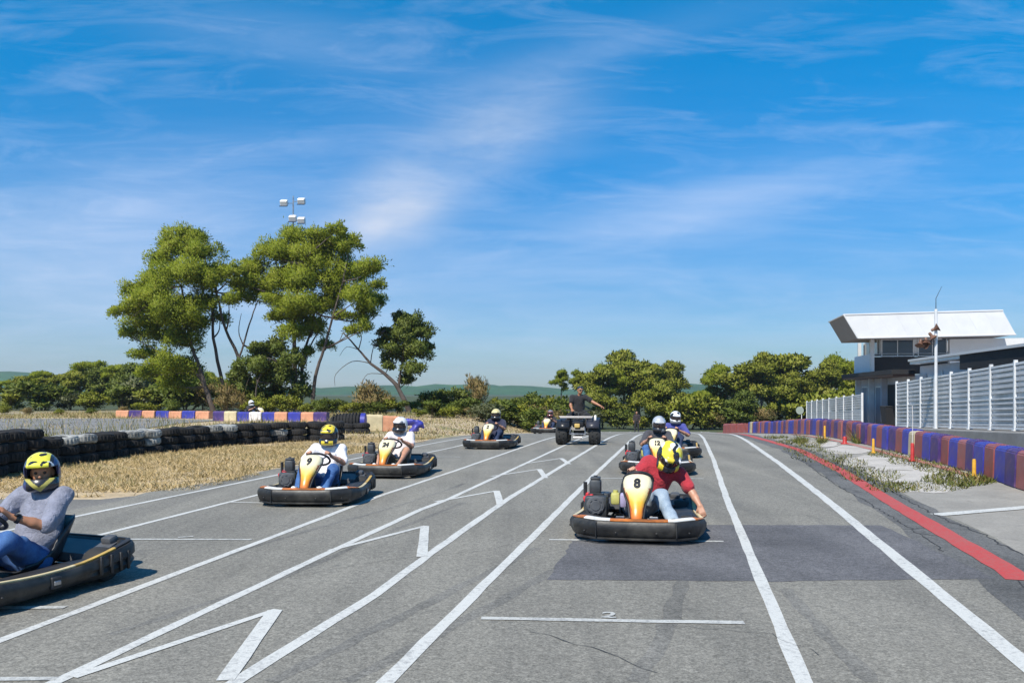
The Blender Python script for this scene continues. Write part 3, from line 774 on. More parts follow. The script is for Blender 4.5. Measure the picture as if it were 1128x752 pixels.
def build_kart(loc, rot, label):
    k = thing('go_kart', label, 'kart', loc, rot, KGROUP)
    b = link('bumper', KP['bumper'], k); link('trim', KP['trim'], b); [link('buckle', q, b) for q in KP['buckle']]
    for n in ('floor_tray', 'frame', 'nose_fairing', 'nose_bracket', 'steering_column', 'seat', 'rear_cover', 'fuel_tank', 'bottle'): link(n, KP[n], k)
    w = link('steering_wheel', KP['steering_wheel'], k); link('spokes', KP['spokes'], w)
    e = link('engine', KP['engine'], k)
    for n in ('recoil_cover', 'air_box', 'exhaust', 'valve_cover'): link(n, KP[n], e)
    for me in KP['pedal']: link('pedal', me, k)
    for me in KP['side_pod']: link('side_pod', me, k)
    for wm, rm in KP['wheels']: w = link('wheel', wm, k); link('rim', rm, w)
    so = [c for c in k.children if c.name.startswith('seat')][0]
    md = so.modifiers.new('thick', 'SOLIDIFY'); md.thickness = 0.012
    return k
#        key   x      y      heading  number label
KARTS = [('k8', 1.40, 9.52, -10, '8', 'kart numbered 8 with its driver in a red shirt, on the dark patch'),
         ('k1', -3.92, 6.62, -21, '5', 'kart of the driver in blue jeans and grey T-shirt, cut off by the frame'),
         ('k2', -2.72, 12.3, -3, '9', 'kart numbered 9 carrying the driver in a white T-shirt and yellow helmet'),
         ('k3', -2.17, 16.0, -8, '24', 'kart numbered 24, just behind kart 9, driven by a bare-kneed person'),
         ('k4', -0.52, 23.6, -12, '2', 'small kart passing alone in front of the tan shrub, driver in dark blue'),
         ('k5', 1.60, 37.5, -12, '3', 'farthest kart, small and half hidden behind the quad bike'),
         ('k6', 2.78, 16.5, -10, '12', 'kart numbered 12 right behind the kart of the red-shirted driver'),
         ('k7', 3.80, 20.6, -11, '7', 'kart of the driver in blue, hidden behind the silver-helmeted driver')]
KOBJ = {}
for key, x, y, h, num, lab in KARTS:
    zz = zfun(y)+0.012
    if not KOBJ: k = build_kart((x, y, zz), R(h), lab)
    else: k = dup(KOBJ['k8'], (x, y, zz), R(h), lab, skip=('number',))
    sl = (zfun(y-0.6)-zfun(y+0.6))/1.2
    k.rotation_euler = (0, 0, R(h))
    if y > 25: k.rotation_euler = (-math.atan(sl)*-1*0+math.atan(sl)*-1, 0, R(h))
    KOBJ[key] = k
for key, x, y, h, num, lab in KARTS:
    if key not in ('k1', 'k5', 'k7'): add_number(KOBJ[key], num)
# ------------------------------------------------------------------ people
def skin_mat(name, c): return mat(name, c, 0.5, var=0.12, scale=14)
M_SKIN = skin_mat('skin', (0.46, 0.24, 0.155)); M_TAN = skin_mat('tanned_skin', (0.36, 0.165, 0.09))
M_EYE = mat('eye_dark', (0.02, 0.015, 0.012), 0.2, var=0.1)
def cloth(name, c, sc=12, heather=0.12):
    if name in MATS: return MATS[name]
    m, nt, b = new_mat(name); co = coord(nt)
    n1 = noise(nt, co, sc, 4); n2 = noise(nt, co, 160, 2)
    cc = ramp(nt, n1, [(0.3, tuple(v*(1-heather) for v in c)), (0.7, tuple(min(1, v*(1+heather)) for v in c))])
    cc = mixcol(nt, 1.0, cc, ramp(nt, n2, [(0.3, g(0.86)), (0.7, g(1.14))]), 'MULTIPLY')
    nt.links.new(cc, b.inputs['Base Color']); b.inputs['Roughness'].default_value = 0.9; b.inputs['Sheen Weight'].default_value = 0.15
    bump(nt, b, noise(nt, co, 17, 3, 0.5, 1.2), 0.9, 0.02); MATS[name] = m; return m
def denim(name, c, fade):
    if name in MATS: return MATS[name]
    m, nt, b = new_mat(name); co = coord(nt)
    n1 = noise(nt, co, 7, 5, 0.6); n2 = noise(nt, co, 180, 2)
    cc = ramp(nt, n1, [(0.35, c), (0.68, fade)]); cc = mixcol(nt, 1.0, cc, ramp(nt, n2, [(0.3, g(0.8)), (0.7, g(1.2))]), 'MULTIPLY')
    nt.links.new(cc, b.inputs['Base Color']); b.inputs['Roughness'].default_value = 0.9; bump(nt, b, n1, 0.4, 0.01); MATS[name] = m; return m
V3 = lambda *a: np.array(a, float)
def unit(v): return np.array(v, float)/np.linalg.norm(v)
def add_hand(S, w, d, n, sz=1.0, curl=(25, 65, 60), thumb=1):
    """palm and five fingers: d points out of the forearm, n towards what the palm faces; thumb +1/-1 is its side"""
    w, d, n = np.array(w, float), unit(d), np.array(n, float); n = unit(n-d*(n@d)); s = np.cross(d, n)*thumb
    for o in (-.024, -.008, .008, .024): S.cap(w+s*o*.7*sz, w+d*.082*sz+s*o*1.15*sz, .0150*sz, .0118*sz, k=.008)
    ln = ((.036, .023, .019), (.044, .028, .022), (.040, .026, .021), (.031, .019, .017))
    for i, L in enumerate(ln):
        p = w+d*.085*sz+s*(.029-.0195*i)*sz; a = 0
        for l, c in zip(L, curl):
            a += R(c); q = p+(d*math.cos(a)+n*math.sin(a))*l*sz; S.cap(p, q, .0092*sz, .0078*sz, k=.004); p = q
    p = w+d*.022*sz+s*.024*sz
    q = p+(s*.75+d*.55+n*.35)*.036*sz; r_ = q+(d*.75+s*.1+n*.75)*.030*sz; t = r_+(d*.6-s*.3+n*.8)*.022*sz
    S.cap(p, q, .0145*sz, .0115*sz, k=.008); S.cap(q, r_, .0110*sz, .0095*sz, k=.005); S.cap(r_, t, .0095*sz, .008*sz, k=.004)
SEATED = dict(pelvis=V3(0, .28, .24), chest=V3(0, .39, .52), neck=V3(0, .40, .735), head=V3(0, .36, .875),
   sl=V3(.185, .385, .675), sr=V3(-.185, .385, .675), el=V3(.285, .14, .50), er=V3(-.285, .14, .50), wl=V3(.165, -.07, .60), wr=V3(-.165, -.07, .60),
   hl=V3(.095, .22, .20), hr=V3(-.095, .22, .20), kl=V3(.22, -.17, .43), kr=V3(-.20, -.17, .43), al=V3(.17, -.56, .15), ar=V3(-.17, -.56, .15), tl=V3(.175, -.70, .20), tr=V3(-.175, -.70, .20))
def person_sdf(J, res, look, hands, stout=1.0, hair=False):
    """whole body as one blended surface"""
    S = SDF(res, .022); j = J; Hm = np.array(rotm(*look))
    belly = (j['pelvis']*.55+j['chest']*.45); fw = Hm @ V3(0, -1, 0)
    S.cap(j['hl'], j['hr'], .088*stout, .088*stout); S.cap(j['pelvis'], belly, .125*stout, .118*stout, k=.05)
    side = unit(j['sl']-j['sr'])
    for o in (-.055, .055): S.cap(belly+side*o, j['chest']*.6+j['neck']*.4+side*o, .105*stout, .098*stout, k=.05)
    S.cap(j['sl'], j['sr'], .058, .058, k=.05); S.cap(j['neck']-unit(j['neck']-j['chest'])*.05, j['head'], .056, .05, k=.03)
    for a in 'lr':
        S.cap(j['h'+a], j['k'+a], .082*stout, .06, k=.03); S.cap(j['k'+a], j['k'+a]*.6+j['a'+a]*.4, .058, .055, k=.02); S.cap(j['k'+a]*.6+j['a'+a]*.4, j['a'+a], .053, .037, k=.02)
        S.cap(j['a'+a], j['t'+a], .037, .028, k=.02)
        S.cap(j['s'+a], j['e'+a], .052, .041, k=.03); S.cap(j['e'+a], j['e'+a]*.6+j['w'+a]*.4, .042, .039, k=.02); S.cap(j['e'+a]*.6+j['w'+a]*.4, j['w'+a], .038, .026, k=.02)
        if hands.get(a): add_hand(S, j['w'+a], *hands[a], thumb=(1 if a == 'r' else -1))
    h = j['head']
    S.ell(h+Hm @ V3(0, .008, .025), (.076, .096, .092), Hm, k=.02); S.ell(h+Hm @ V3(0, -.028, -.045), (.058, .062, .068), Hm, k=.03)
    S.cap(h+Hm @ V3(0, -.088, .012), h+Hm @ V3(0, -.108, -.022), .009, .014, k=.012)                      # nose
    S.cap(h+Hm @ V3(-.022, -.078, -.055), h+Hm @ V3(.022, -.078, -.055), .010, .010, k=.008)                 # lips
    S.cap(h+Hm @ V3(-.04, -.078, .03), h+Hm @ V3(.04, -.078, .03), .012, .012, k=.012)                       # brow
    for s in (-1, 1): S.ell(h+Hm @ V3(s*.078, .01, -.005), (.012, .022, .032), Hm, k=.006)                  # ears
    return S
def shirt_sdf(J, res, sleeve, stout, hem=0.0):
    S = SDF(res, .03); j = J; o = .017
    belly = (j['pelvis']*.55+j['chest']*.45); side = unit(j['sl']-j['sr'])
    S.cap(j['pelvis']*.85+j['chest']*.15, belly, .135*stout+o, .122*stout+o, k=.05)
    for q in (-.058, .058): S.cap(belly+side*q, j['chest']*.6+j['neck']*.4+side*q, .106*stout+o, .098*stout+o, k=.05)
    S.cap(j['sl'], j['sr'], .060+o, .060+o, k=.05)
    for a in 'lr':
        e = j['s'+a]+(j['e'+a]-j['s'+a])*min(1, sleeve); S.cap(j['s'+a], e, .058+o, .052+o*1.2, k=.035)
        if sleeve > 1: S.cap(e, e+(j['w'+a]-e)*(sleeve-1), .045+o, .036+o, k=.02)
    return S
def trouser_sdf(J, res, stout, short=False):
    S = SDF(res, .03); j = J; o = .014
    S.cap(j['hl'], j['hr'], .095*stout+o, k=.04); S.cap(j['pelvis']-V3(0, 0, .02), j['pelvis']*.9+j['chest']*.1, .118*stout+o, k=.04)
    for a in 'lr':
        if short: S.cap(j['h'+a], j['h'+a]*.15+j['k'+a]*.85, .086+o, .074+o, k=.03)
        else: S.cap(j['h'+a], j['k'+a], .086*stout+o, .064+o, k=.03); S.cap(j['k'+a], j['a'+a]*.96+j['k'+a]*.04, .062+o, .046+o, k=.02)
    return S
def add_mesh(name, S, m, parent, wr=0.0, ws=30, sub=None, seed=0):
    V, Q = S.run(wr, ws, sub, seed)
    return link(name, np_mesh(name, V, Q, m), parent)
M_VISOR = mat('visor', (0.03, 0.022, 0.022), 0.12, var=0.1, coat=0.5)
M_HBLACK = mat('helmet_black', (0.02, 0.02, 0.024), 0.25, var=0.2, coat=0.4)
M_HYEL = mat('helmet_yellow', (0.72, 0.56, 0.04), 0.3, var=0.1, coat=0.4); M_HLEM = mat('helmet_lemon', (0.76, 0.72, 0.06), 0.3, var=0.1, coat=0.4)
M_HWHITE = mat('helmet_white', (0.74, 0.74, 0.74), 0.28, var=0.06, coat=0.4); M_HSILV = mat('helmet_silver', (0.58, 0.59, 0.62), 0.28, 0.35, var=0.1, coat=0.4)
M_HNAVY = mat('helmet_navy', (0.03, 0.04, 0.13), 0.3, var=0.2, coat=0.4); M_HOLIVE = mat('helmet_olive', (0.40, 0.36, 0.09), 0.35, var=0.15); M_HTAN = mat('helmet_sand', (0.60, 0.52, 0.26), 0.3, var=0.1, coat=0.3)
M_HRED = mat('helmet_dark_red', (0.16, 0.05, 0.045), 0.35, var=0.2, coat=0.3)
M_HGREY = mat('helmet_grey', (0.2, 0.21, 0.23), 0.3, var=0.15, coat=0.3)
HM = [M_HBLACK, M_HYEL, M_HLEM, M_HWHITE, M_HSILV, M_HNAVY, M_HOLIVE, M_HTAN, M_HRED, M_HGREY]
HBLACK, HYEL, HLEM, HWHITE, HSILV, HNAVY, HOLIVE, HTAN, HRED, HGREY = range(10)
def blob(x, y, z, s=30, o=0): return np.sin(x*s+1.3*np.sin(y*s*.8+o))+np.sin(y*s*.9+z*s*.5+o*2)+np.sin(z*s*1.1+1.7*np.sin(x*s*.7+o))
def pat_k1(x, y, z):
    m = np.full(len(x), HBLACK); m[(np.abs(x) > .098) & (z > -.02)] = HNAVY
    m[(z > .055) & (y < .05) & (np.abs(x+.01) < .085)] = HLEM
    m[(z > .055) & (y < .05) & (np.abs(x+.01) < .085) & (blob(x, y, z, 75) > .9)] = HBLACK
    m[(blob(x, y, z, 45, 2) > 1.3) & (z > .04) & (x > .06)] = HWHITE
    d = np.abs((z+.115)-np.abs(x)*0.9); m[(d < .020) & (y < -.04) & (z < -.02)] = HOLIVE
    m[(x < -.1) & (blob(x, y, z, 40, 1) > .9)] = HNAVY
    return m
def pat_k2(x, y, z):
    m = np.full(len(x), HBLACK); m[(z > .05) & (y < .06) & (np.abs(x) < .095)] = HYEL; m[(z > .05) & (blob(x, y, z, 65) > .85)] = HBLACK
    m[(z < -.055) & (y < -.03) & (np.abs(x) < .085) & (np.abs(z+.085) < .035)] = HYEL; m[(z < -.055) & (y < -.05) & (np.abs(x) < .03) & (z > -.09)] = HBLACK
    return m
def pat_k8(x, y, z):
    b = blob(x, y, z, 32, 1.0); m = np.full(len(x), HYEL); m[b > .35] = HLEM; m[(blob(x, y, z, 30, 2.2) > .55)] = HWHITE
    m[(blob(x, y, z, 34, 4) > .75)] = HBLACK; m[np.abs(x-.01-.02*np.sin(y*40)) < .020] = HBLACK; m[(z < .02) & (y < -.02)] = HBLACK; m[(np.abs(x) > .07) & (z < .05)] = HYEL
    m[(np.abs(x) > .118)] = HBLACK
    return m
def pat_k3(x, y, z):
    m = np.full(len(x), HWHITE); m[(z < .0) & (y < -.02)] = HBLACK; m[blob(x, y, z, 35, 2) > 1.3] = HGREY; return m
def pat_k4(x, y, z):
    m = np.full(len(x), HTAN); m[(z < .03)] = HBLACK; return m
def pat_k5(x, y, z):
    m = np.full(len(x), HRED); m[z > .11] = HGREY; return m
def pat_k6(x, y, z):
    m = np.full(len(x), HSILV); m[(z < .02)] = HGREY; m[(z < -.03) & (y < -.05)] = HBLACK; m[(blob(x, y, z, 25, 3) > 1.5)] = HGREY; return m
def pat_k7(x, y, z):
    m = np.full(len(x), HWHITE); m[(z < .045) & (z > -.02)] = HNAVY; m[(blob(x, y, z, 40, 1) > 1.1)] = HBLACK; m[z < -.05] = HGREY; return m
def pat_white(x, y, z):
    m = np.full(len(x), HWHITE); m[(np.abs(z-.02-x*.5) < .022)] = HBLACK; return m
def helmet(parent, c, look, pat, visor=True, res=.0065):
    S = SDF(res, .02)
    S.ell((0, .01, .025), (.132, .158, .142)); S.cap((-.075, -.075, -.085), (.075, -.075, -.085), .055, k=.05); S.ell((0, -.085, -.08), (.095, .085, .06), k=.03)
    S.ell((0, .03, -.06), (.118, .13, .11), k=.05)
    S.cap((-.07, -.13, .075), (.07, -.13, .075), .022, k=.03)                                            # brow ridge
    def sub(P, D):
        x, y, z = P[..., 0], P[..., 1], P[..., 2]
        inner = np.sqrt((x/.108)**2+((y-.012)/.128)**2+((z-.0)/.125)**2)-1
        D = np.maximum(D, -inner*.1)
        port = np.maximum(np.maximum(np.abs(z-.012)-.045, y+.02), np.abs(x)-.118)                            # eye port
        D = np.maximum(D, -port)
        return np.maximum(D, -(z+.15))
    V, Q = S.run(sub=sub)
    ctr = V[Q].mean(1); fm = pat(ctr[:, 0], ctr[:, 1], ctr[:, 2])
    M = np.array(rotm(*look)); V = V @ M.T+np.array(c)
    h = link('helmet', np_mesh('helmet', V, Q, HM, fm), parent)
    if visor:
        m = MB(); nu, nv = 15, 5; vs = []
        for i in range(nv):
            z = -.036+.098*i/(nv-1)
            for k in range(nu):
                a = R(-62+124*k/(nu-1)); rx, ry = .1305, .152
                vs.append(M @ np.array([rx*math.sin(a), .008-ry*math.cos(a)*(1-.35*max(0, z-.03)), z])+np.array(c))
        m.add(vs, [[i*nu+k, i*nu+k+1, (i+1)*nu+k+1, (i+1)*nu+k] for i in range(nv-1) for k in range(nu-1)])
        v = m.build('visor', M_VISOR, h, fix=False); md = v.modifiers.new('thick', 'SOLIDIFY'); md.thickness = .004
    return h
def make_person(label, loc, rot, J, look, shirt, trousers, shoes, skin=None, sleeve=.85, helm=None, hands=None, res=.012, stout=1.0, short=False, visor=True, seed=1, hem=0.0, base=V3(0, .28, .12), group=None, tilt=0.0):
    Mr = Matrix.Translation(loc) @ Euler((tilt, 0, rot)).to_matrix().to_4x4()
    o = thing('person', label, 'person', Mr @ Vector(base), 0, group); o.rotation_euler = (tilt, 0, rot)
    J = {k: v-base for k, v in J.items()}; skin = skin or M_SKIN
    if hands is None:
        n = unit(V3(0, -.62, -.79)); hands = {'l': (V3(-.15, -.55, .55), V3(-.6, -.5, -.6)), 'r': (V3(.15, -.55, .55), V3(.6, -.5, -.6))}
    body = add_mesh('body', person_sdf(J, min(res, .0095), look, hands, stout), skin, o)
    add_mesh('shirt', shirt_sdf(J, res, sleeve, stout), shirt, o, .011, 24, seed=seed)
    add_mesh('shorts' if short else 'trousers', trouser_sdf(J, res, stout, short), trousers, o, .009, 30, seed=seed+5)
    for a in 'lr':
        S = SDF(.009, .02); d = unit(J['t'+a]-J['a'+a]); up = unit(J['k'+a]-J['a'+a])
        S.cap(J['a'+a]-d*.02-up*.01, J['t'+a]+d*.035, .047, .038); S.cap(J['a'+a]-d*.03, J['a'+a]+up*.03, .045, .048)
        add_mesh('shoe', S, shoes, o)
    if helm: helmet(o, J['head'], look, helm, visor, res=.0065 if res <= .012 else .009)
    Hm = np.array(rotm(*look))
    if not visor or not helm:
        for s in (-1, 1):
            m = MB(); m.ball(J['head']+Hm @ V3(s*.032, -.083, .010), .013, 8); m.build('eye', M_EYE, o)
    return o, J
M_SHOEW = mat('white_shoe', (0.72, 0.72, 0.70), 0.6, var=0.1); M_SHOED = mat('dark_shoe', (0.03, 0.03, 0.035), 0.6, var=0.2)
def JJ(**kw):
    j = dict(SEATED); j.update({k: V3(*v) for k, v in kw.items()}); return j
PG = 'kart drivers in helmets'
def kloc(k): return KOBJ[k].location.copy(), KOBJ[k].rotation_euler.z, KOBJ[k].rotation_euler.x
def driver(k, label, J, look, shirt, trousers, shoes, **kw):
    l, r, t = kloc(k); return make_person(label, l, r, J, look, shirt, trousers, shoes, group=PG, tilt=t, **kw)
# the driver of kart 8 leans out of the seat to the side and hangs the head
j8 = JJ(pelvis=(.03, .27, .24), chest=(.16, .22, .50), neck=(.27, .10, .695), head=(.335, -.0, .81), sl=(.44, .12, .60), sr=(.10, .16, .72), el=(.585, .02, .40), wl=(.655, -.10, .285),
        er=(-.10, .02, .52), wr=(-.10, -.06, .62), kl=(.235, -.20, .40), al=(.37, -.46, .16), tl=(.39, -.60, .17), kr=(-.03, -.17, .38), ar=(.0, -.56, .15), tr=(.0, -.70, .2))
driver('k8', 'person in a red T-shirt leaning out of kart 8, yellow and black helmet bowed', j8, (R(8), R(48), R(14)), cloth('red_tee', (0.36, 0.022, 0.035)), denim('light_jeans', (0.20, 0.27, 0.36), (0.36, 0.43, 0.50)), M_SHOED,
       helm=pat_k8, hands={'l': (V3(.25, -.35, -.75), V3(.2, .9, -.45)), 'r': (V3(.1, -.55, .5), V3(.6, -.5, -.6))}, res=.010, sleeve=.62, seed=3)
# the driver at the frame's edge
j1 = JJ(wl=(.175, -.06, .575), el=(.30, .15, .475), head=(.015, .35, .865), kl=(.23, -.14, .40), kr=(-.21, -.14, .41))
p1, J1 = driver('k1', 'person in a grey T-shirt and blue jeans, face showing under a yellow-topped open helmet', j1, (R(40), R(3), R(-3)), cloth('grey_tee', (0.20, 0.21, 0.27), heather=.25), denim('blue_jeans', (0.02, 0.06, 0.20), (0.07, 0.17, 0.38)), M_SHOEW,
       skin=M_TAN, helm=pat_k1, visor=False, res=.010, sleeve=.92, stout=1.06, seed=8)
m = MB(); a_, b_ = J1['wl'], J1['el']; dd = unit(b_-a_); m.cyl(a_+dd*.035, a_+dd*.062, .037, .039, 14); m.box(a_+dd*.048+V3(.02, -.02, .032), (.035, .035, .012), .005); m.build('watch', M_DIGIT, p1)
driver('k2', 'person in a white T-shirt and jeans driving kart 9', JJ(head=(.02, .34, .87)), (R(2), R(6), 0), cloth('white_tee', (0.72, 0.70, 0.73), heather=.06), denim('blue_jeans', (0.02, 0.06, 0.20), (0.07, 0.17, 0.38)), M_SHOEW,
       helm=pat_k2, res=.011, sleeve=.9, seed=11)
driver('k3', 'bare-kneed person in a pale shirt and white helmet driving kart 24', JJ(kl=(.26, -.15, .44), kr=(-.2, -.15, .45)), (R(-8), R(5), R(3)), cloth('pale_pink_tee', (0.66, 0.60, 0.60), heather=.08), cloth('khaki_shorts', (0.11, 0.10, 0.07)), M_SHOEW,
       helm=pat_k3, short=True, sleeve=.7, seed=14)
driver('k4', 'person in dark blue with a sand-coloured helmet, in the kart before the tan shrub', JJ(), (R(-3), R(5), 0), cloth('navy_tee', (0.02, 0.022, 0.05)), denim('dark_jeans', (0.014, 0.02, 0.05), (0.03, 0.05, 0.11)), M_SHOED, helm=pat_k4, sleeve=.9, seed=17)
driver('k5', 'person with a dark red helmet in the farthest kart behind the quad bike', JJ(), (0, R(4), 0), cloth('black_tee', (0.016, 0.015, 0.018)), denim('dark_jeans', (0.014, 0.02, 0.05), (0.03, 0.05, 0.11)), M_SHOED, helm=pat_k5, res=.016, seed=19)
driver('k6', 'person with a silver helmet in the kart numbered 12, behind the red-shirted driver', JJ(head=(.03, .34, .875)), (R(6), R(14), R(2)), cloth('charcoal_tee', (0.05, 0.05, 0.06)), denim('blue_jeans', (0.02, 0.06, 0.20), (0.07, 0.17, 0.38)), M_SHOED, helm=pat_k6, seed=21)
driver('k7', 'person in a blue shirt and white helmet just behind the silver-helmeted driver', JJ(head=(.10, .30, .88), neck=(.08, .35, .735), sl=(.29, .35, .665), sr=(-.08, .35, .68), chest=(.06, .35, .52), el=(.40, .16, .48)), (R(10), R(10), R(5)), cloth('royal_blue_tee', (0.05, 0.06, 0.26)), denim('dark_jeans', (0.014, 0.02, 0.05), (0.03, 0.05, 0.11)), M_SHOED, helm=pat_k7, res=.012, seed=23)
# ------------------------------------------------------------------ tyre wall
M_OLDT = mat('old_tyre', (0.011, 0.011, 0.012), 0.9, var=0.4, scale=6, bmp=0.3, dirt=(0.06, 0.05, 0.04), dirt_amt=0.35)
M_WHT = mat('whitewashed_tyre', (0.33, 0.33, 0.31), 0.75, var=0.35, scale=9, bmp=0.3, dirt=(0.03, 0.03, 0.03), dirt_amt=1.0)
def tyre_mesh(m_, seed):
    r = random.Random(seed); m = MB()
    m.lathe([(.16, .03), (.19, .005), (.25, 0), (.290, .018), (.305, .05), (.305, .145), (.290, .177), (.25, .195), (.19, .19), (.16, .165), (.20, .13), (.22, .10), (.20, .06)], None, 26, closed=True)
    for k in range(26):                     # tread blocks
        a = 2*PI*(k+.5)/26; m.box((.304*math.cos(a), .304*math.sin(a), .0975), (.022, .040, .10), .004, (0, 0, a+.25))
    for i, v in enumerate(m.v): m.v[i] = (v[0]*(1+.03*math.sin(seed)), v[1]*(1-.02*math.sin(seed*2)), v[2]+.008*math.sin(3*math.atan2(v[1], v[0])+seed))
    return m.mesh('tyre', m_)
TY = [tyre_mesh(M_OLDT, s) for s in (1, 2, 3)]; TYW = [tyre_mesh(M_WHT, s) for s in (4, 5)]
rt = random.Random(12)
def curve_pts(P, step):
    P = [Vector(p) for p in P]; out = []; d = 0.0
    for a, b in zip(P, P[1:]):
        L = (b-a).length
        while d < L: out.append(a.lerp(b, d/L)); d += step
        d -= L
    return out
wall_path = [(-9.3, 10.4), (-9.35, 14), (-9.4, 17.4), (-9.15, 20.0), (-8.55, 22.2), (-8.0, 24.2), (-6.9, 25.8), (-5.35, 27.0)]
st = curve_pts(wall_path, .63)
def tyre(x, y, z, white, row):
    me = rt.choice(TYW if white else TY)
    o = link('tyre', me, None, (x, y, z), rt.uniform(0, 6)); o.rotation_euler = (rt.uniform(-.05, .05), rt.uniform(-.05, .05), rt.uniform(0, 6))
    if white: tag(o, 'white-painted old tyre in the tyre wall left of the track', 'tyre', 'whitewashed tyres of the tyre wall')
    elif row: tag(o, 'black old tyre stacked in the tyre wall left of the track', 'tyre', 'black tyres of the tyre wall')
for i, p in enumerate(st):
    hgt = 4 if p.y < 17.0 else 3
    px = CX+F*p.x/p.y
    for k in range(hgt):
        wh = (66 < px < 172 and k >= 1 and rt.random() < (.6 if k == hgt-1 else .22)) or (172 < px < 262 and k == hgt-1 and rt.random() < .06) or (245 < px < 275 and k >= 1 and rt.random() < .15) or (300 < px < 330 and rt.random() < .12)
        tyre(p.x+rt.uniform(-.03, .03), p.y+rt.uniform(-.03, .03), land_z(p.x, p.y)+.197*k, wh, True)
for i, p in enumerate(st):                   # second row behind, seen over the first
    if 17 < p.y: continue
    for k in range(3): tyre(p.x-.66+rt.uniform(-.06, .06), p.y+.3, land_z(p.x, p.y)+.197*k, False, True)
# big dark rolled belt lying on the last tyres, with a blue tip
m = MB(); a = at(366, 466, 31.5); b = at(398, 464, 31.5)
for t, r_ in ((0, .30), (1, .30)): pass
m.tube([a+Vector((0, 0, -.05)), a.lerp(b, .3), a.lerp(b, .7), b], [.27, .32, .31, .27], 14); 
for k in range(9): m.tube([a.lerp(b, .06+.11*k)+Vector((0, .33*math.cos(q), .33*math.sin(q))) for q in [2*PI*i/14 for i in range(14)]], .022, 5, closed=True)
o = thing('rolled_belt', 'long black roll with a blue end lying beyond the tyre wall', 'rubber roll', (0, 0, 0))
m.build('roll', M_OLDT, o); m = MB(); m.tube([b, b+Vector((.16, 0, 0)), b+Vector((.17, 0, 0))], [.31, .30, .1], 14)
M_BLUE = mat('blue_barrier', (0.035, 0.04, 0.30), 0.45, var=0.25, scale=4, dirt=(0.22, 0.16, 0.2), dirt_amt=0.45)
m.build('end_cap', M_BLUE, o)
for k in range(3):
    p = at(370+k*14, 470, 31.3); 
    for q in range(2): tyre(p.x, p.y, .0+.197*q, False, True)

# ------------------------------------------------------------------ plastic barrier blocks
M_VIOLET = mat('violet_barrier', (0.055, 0.03, 0.15), 0.5, var=0.3, scale=4, dirt=(0.26, 0.12, 0.16), dirt_amt=0.7)
M_BRED = mat('red_barrier', (0.26, 0.07, 0.06), 0.5, var=0.25, scale=4, dirt=(0.22, 0.13, 0.16), dirt_amt=0.8)
M_SALMON = mat('salmon_barrier', (0.30, 0.095, 0.085), 0.5, var=0.2, scale=4, dirt=(0.24, 0.13, 0.15), dirt_amt=0.7)
M_BORANGE = mat('orange_barrier', (0.58, 0.27, 0.15), 0.5, var=0.2, scale=4, dirt=(0.4, 0.3, 0.22), dirt_amt=0.5)
M_BCREAM = mat('cream_barrier', (0.55, 0.46, 0.28), 0.5, var=0.2, scale=4, dirt=(0.28, 0.2, 0.15), dirt_amt=0.5)
M_BWHITE = mat('white_barrier', (0.66, 0.62, 0.60), 0.5, var=0.15, scale=4, dirt=(0.3, 0.22, 0.2), dirt_amt=0.5)
BMAT = {'blue': M_BLUE, 'violet': M_VIOLET, 'red': M_BRED, 'salmon': M_SALMON, 'orange': M_BORANGE, 'cream': M_BCREAM, 'white': M_BWHITE}
def block_mesh(m_, L, h, w):
    m = MB(); e = L/2-.012; q = .05
    # rounded shell, sides slightly battered
    prof = [(-w/2, 0), (w/2, 0), (w/2*.9, h-q), (w/2*.9-q, h), (-w/2*.9+q, h), (-w/2*.9, h-q)]
    b = bmesh.new(); vs0 = [b.verts.new((-e, y, z)) for y, z in prof]; vs1 = [b.verts.new((e, y, z)) for y, z in prof]; n = len(prof)
    b.faces.new(vs0); b.faces.new(vs1[::-1])
    for i in range(n): b.faces.new([vs0[i], vs1[i], vs1[(i+1) % n], vs0[(i+1) % n]])
    bmesh.ops.recalc_face_normals(b, faces=list(b.faces)); bmesh.ops.bevel(b, geom=[x for x in b.edges], offset=.018, segments=2, affect='EDGES')
    m.bm(b)
    for s in (-.5, .5): m.cyl((s*e, 0, h-.01), (s*e, 0, h+.012), .035, n=10)
    return m.mesh('barrier_block', m_)
ORD = 'first second third fourth fifth sixth seventh eighth ninth tenth eleventh twelfth thirteenth fourteenth fifteenth sixteenth seventeenth eighteenth nineteenth twentieth twenty-first twenty-second twenty-third twenty-fourth twenty-fifth twenty-sixth twenty-seventh twenty-eighth'.split()
def block_row(path, L, h, w, seq, where, group, zf, from_='near'):
    meshes = {c: block_mesh(BMAT[c], L, h, w) for c in set(seq)}
    pts = curve_pts(path, L); cnt = {}
    for i, (p, q) in enumerate(zip(pts, pts[1:])):
        c = seq[i % len(seq)]; mid = (p+q)/2; a = math.atan2(q.y-p.y, q.x-p.x)
        o = link('barrier_block', meshes[c], None, (mid.x, mid.y, zf(mid.x, mid.y)), a)
        sl = math.atan2(zf(q.x, q.y)-zf(p.x, p.y), L); o.rotation_euler = (0, -sl, a+rt.uniform(-.05, .05)); o.location.x += rt.uniform(-.025, .025); o.location.y += rt.uniform(-.01, .01); o.scale = (1, rt.uniform(.93, 1.05), rt.uniform(.95, 1.04))
        vis = abs((CX+F*mid.x/mid.y)-CX) < 575
        if vis: cnt[c] = cnt.get(c, 0)+1; od = ORD[cnt[c]-1]
        else: od = 'outermost'
        tag(o, f'{od} {c} block from the {from_} end of the {where}', 'barrier block', group)
barrier_zf = lambda x, y: zfun(y)+.004
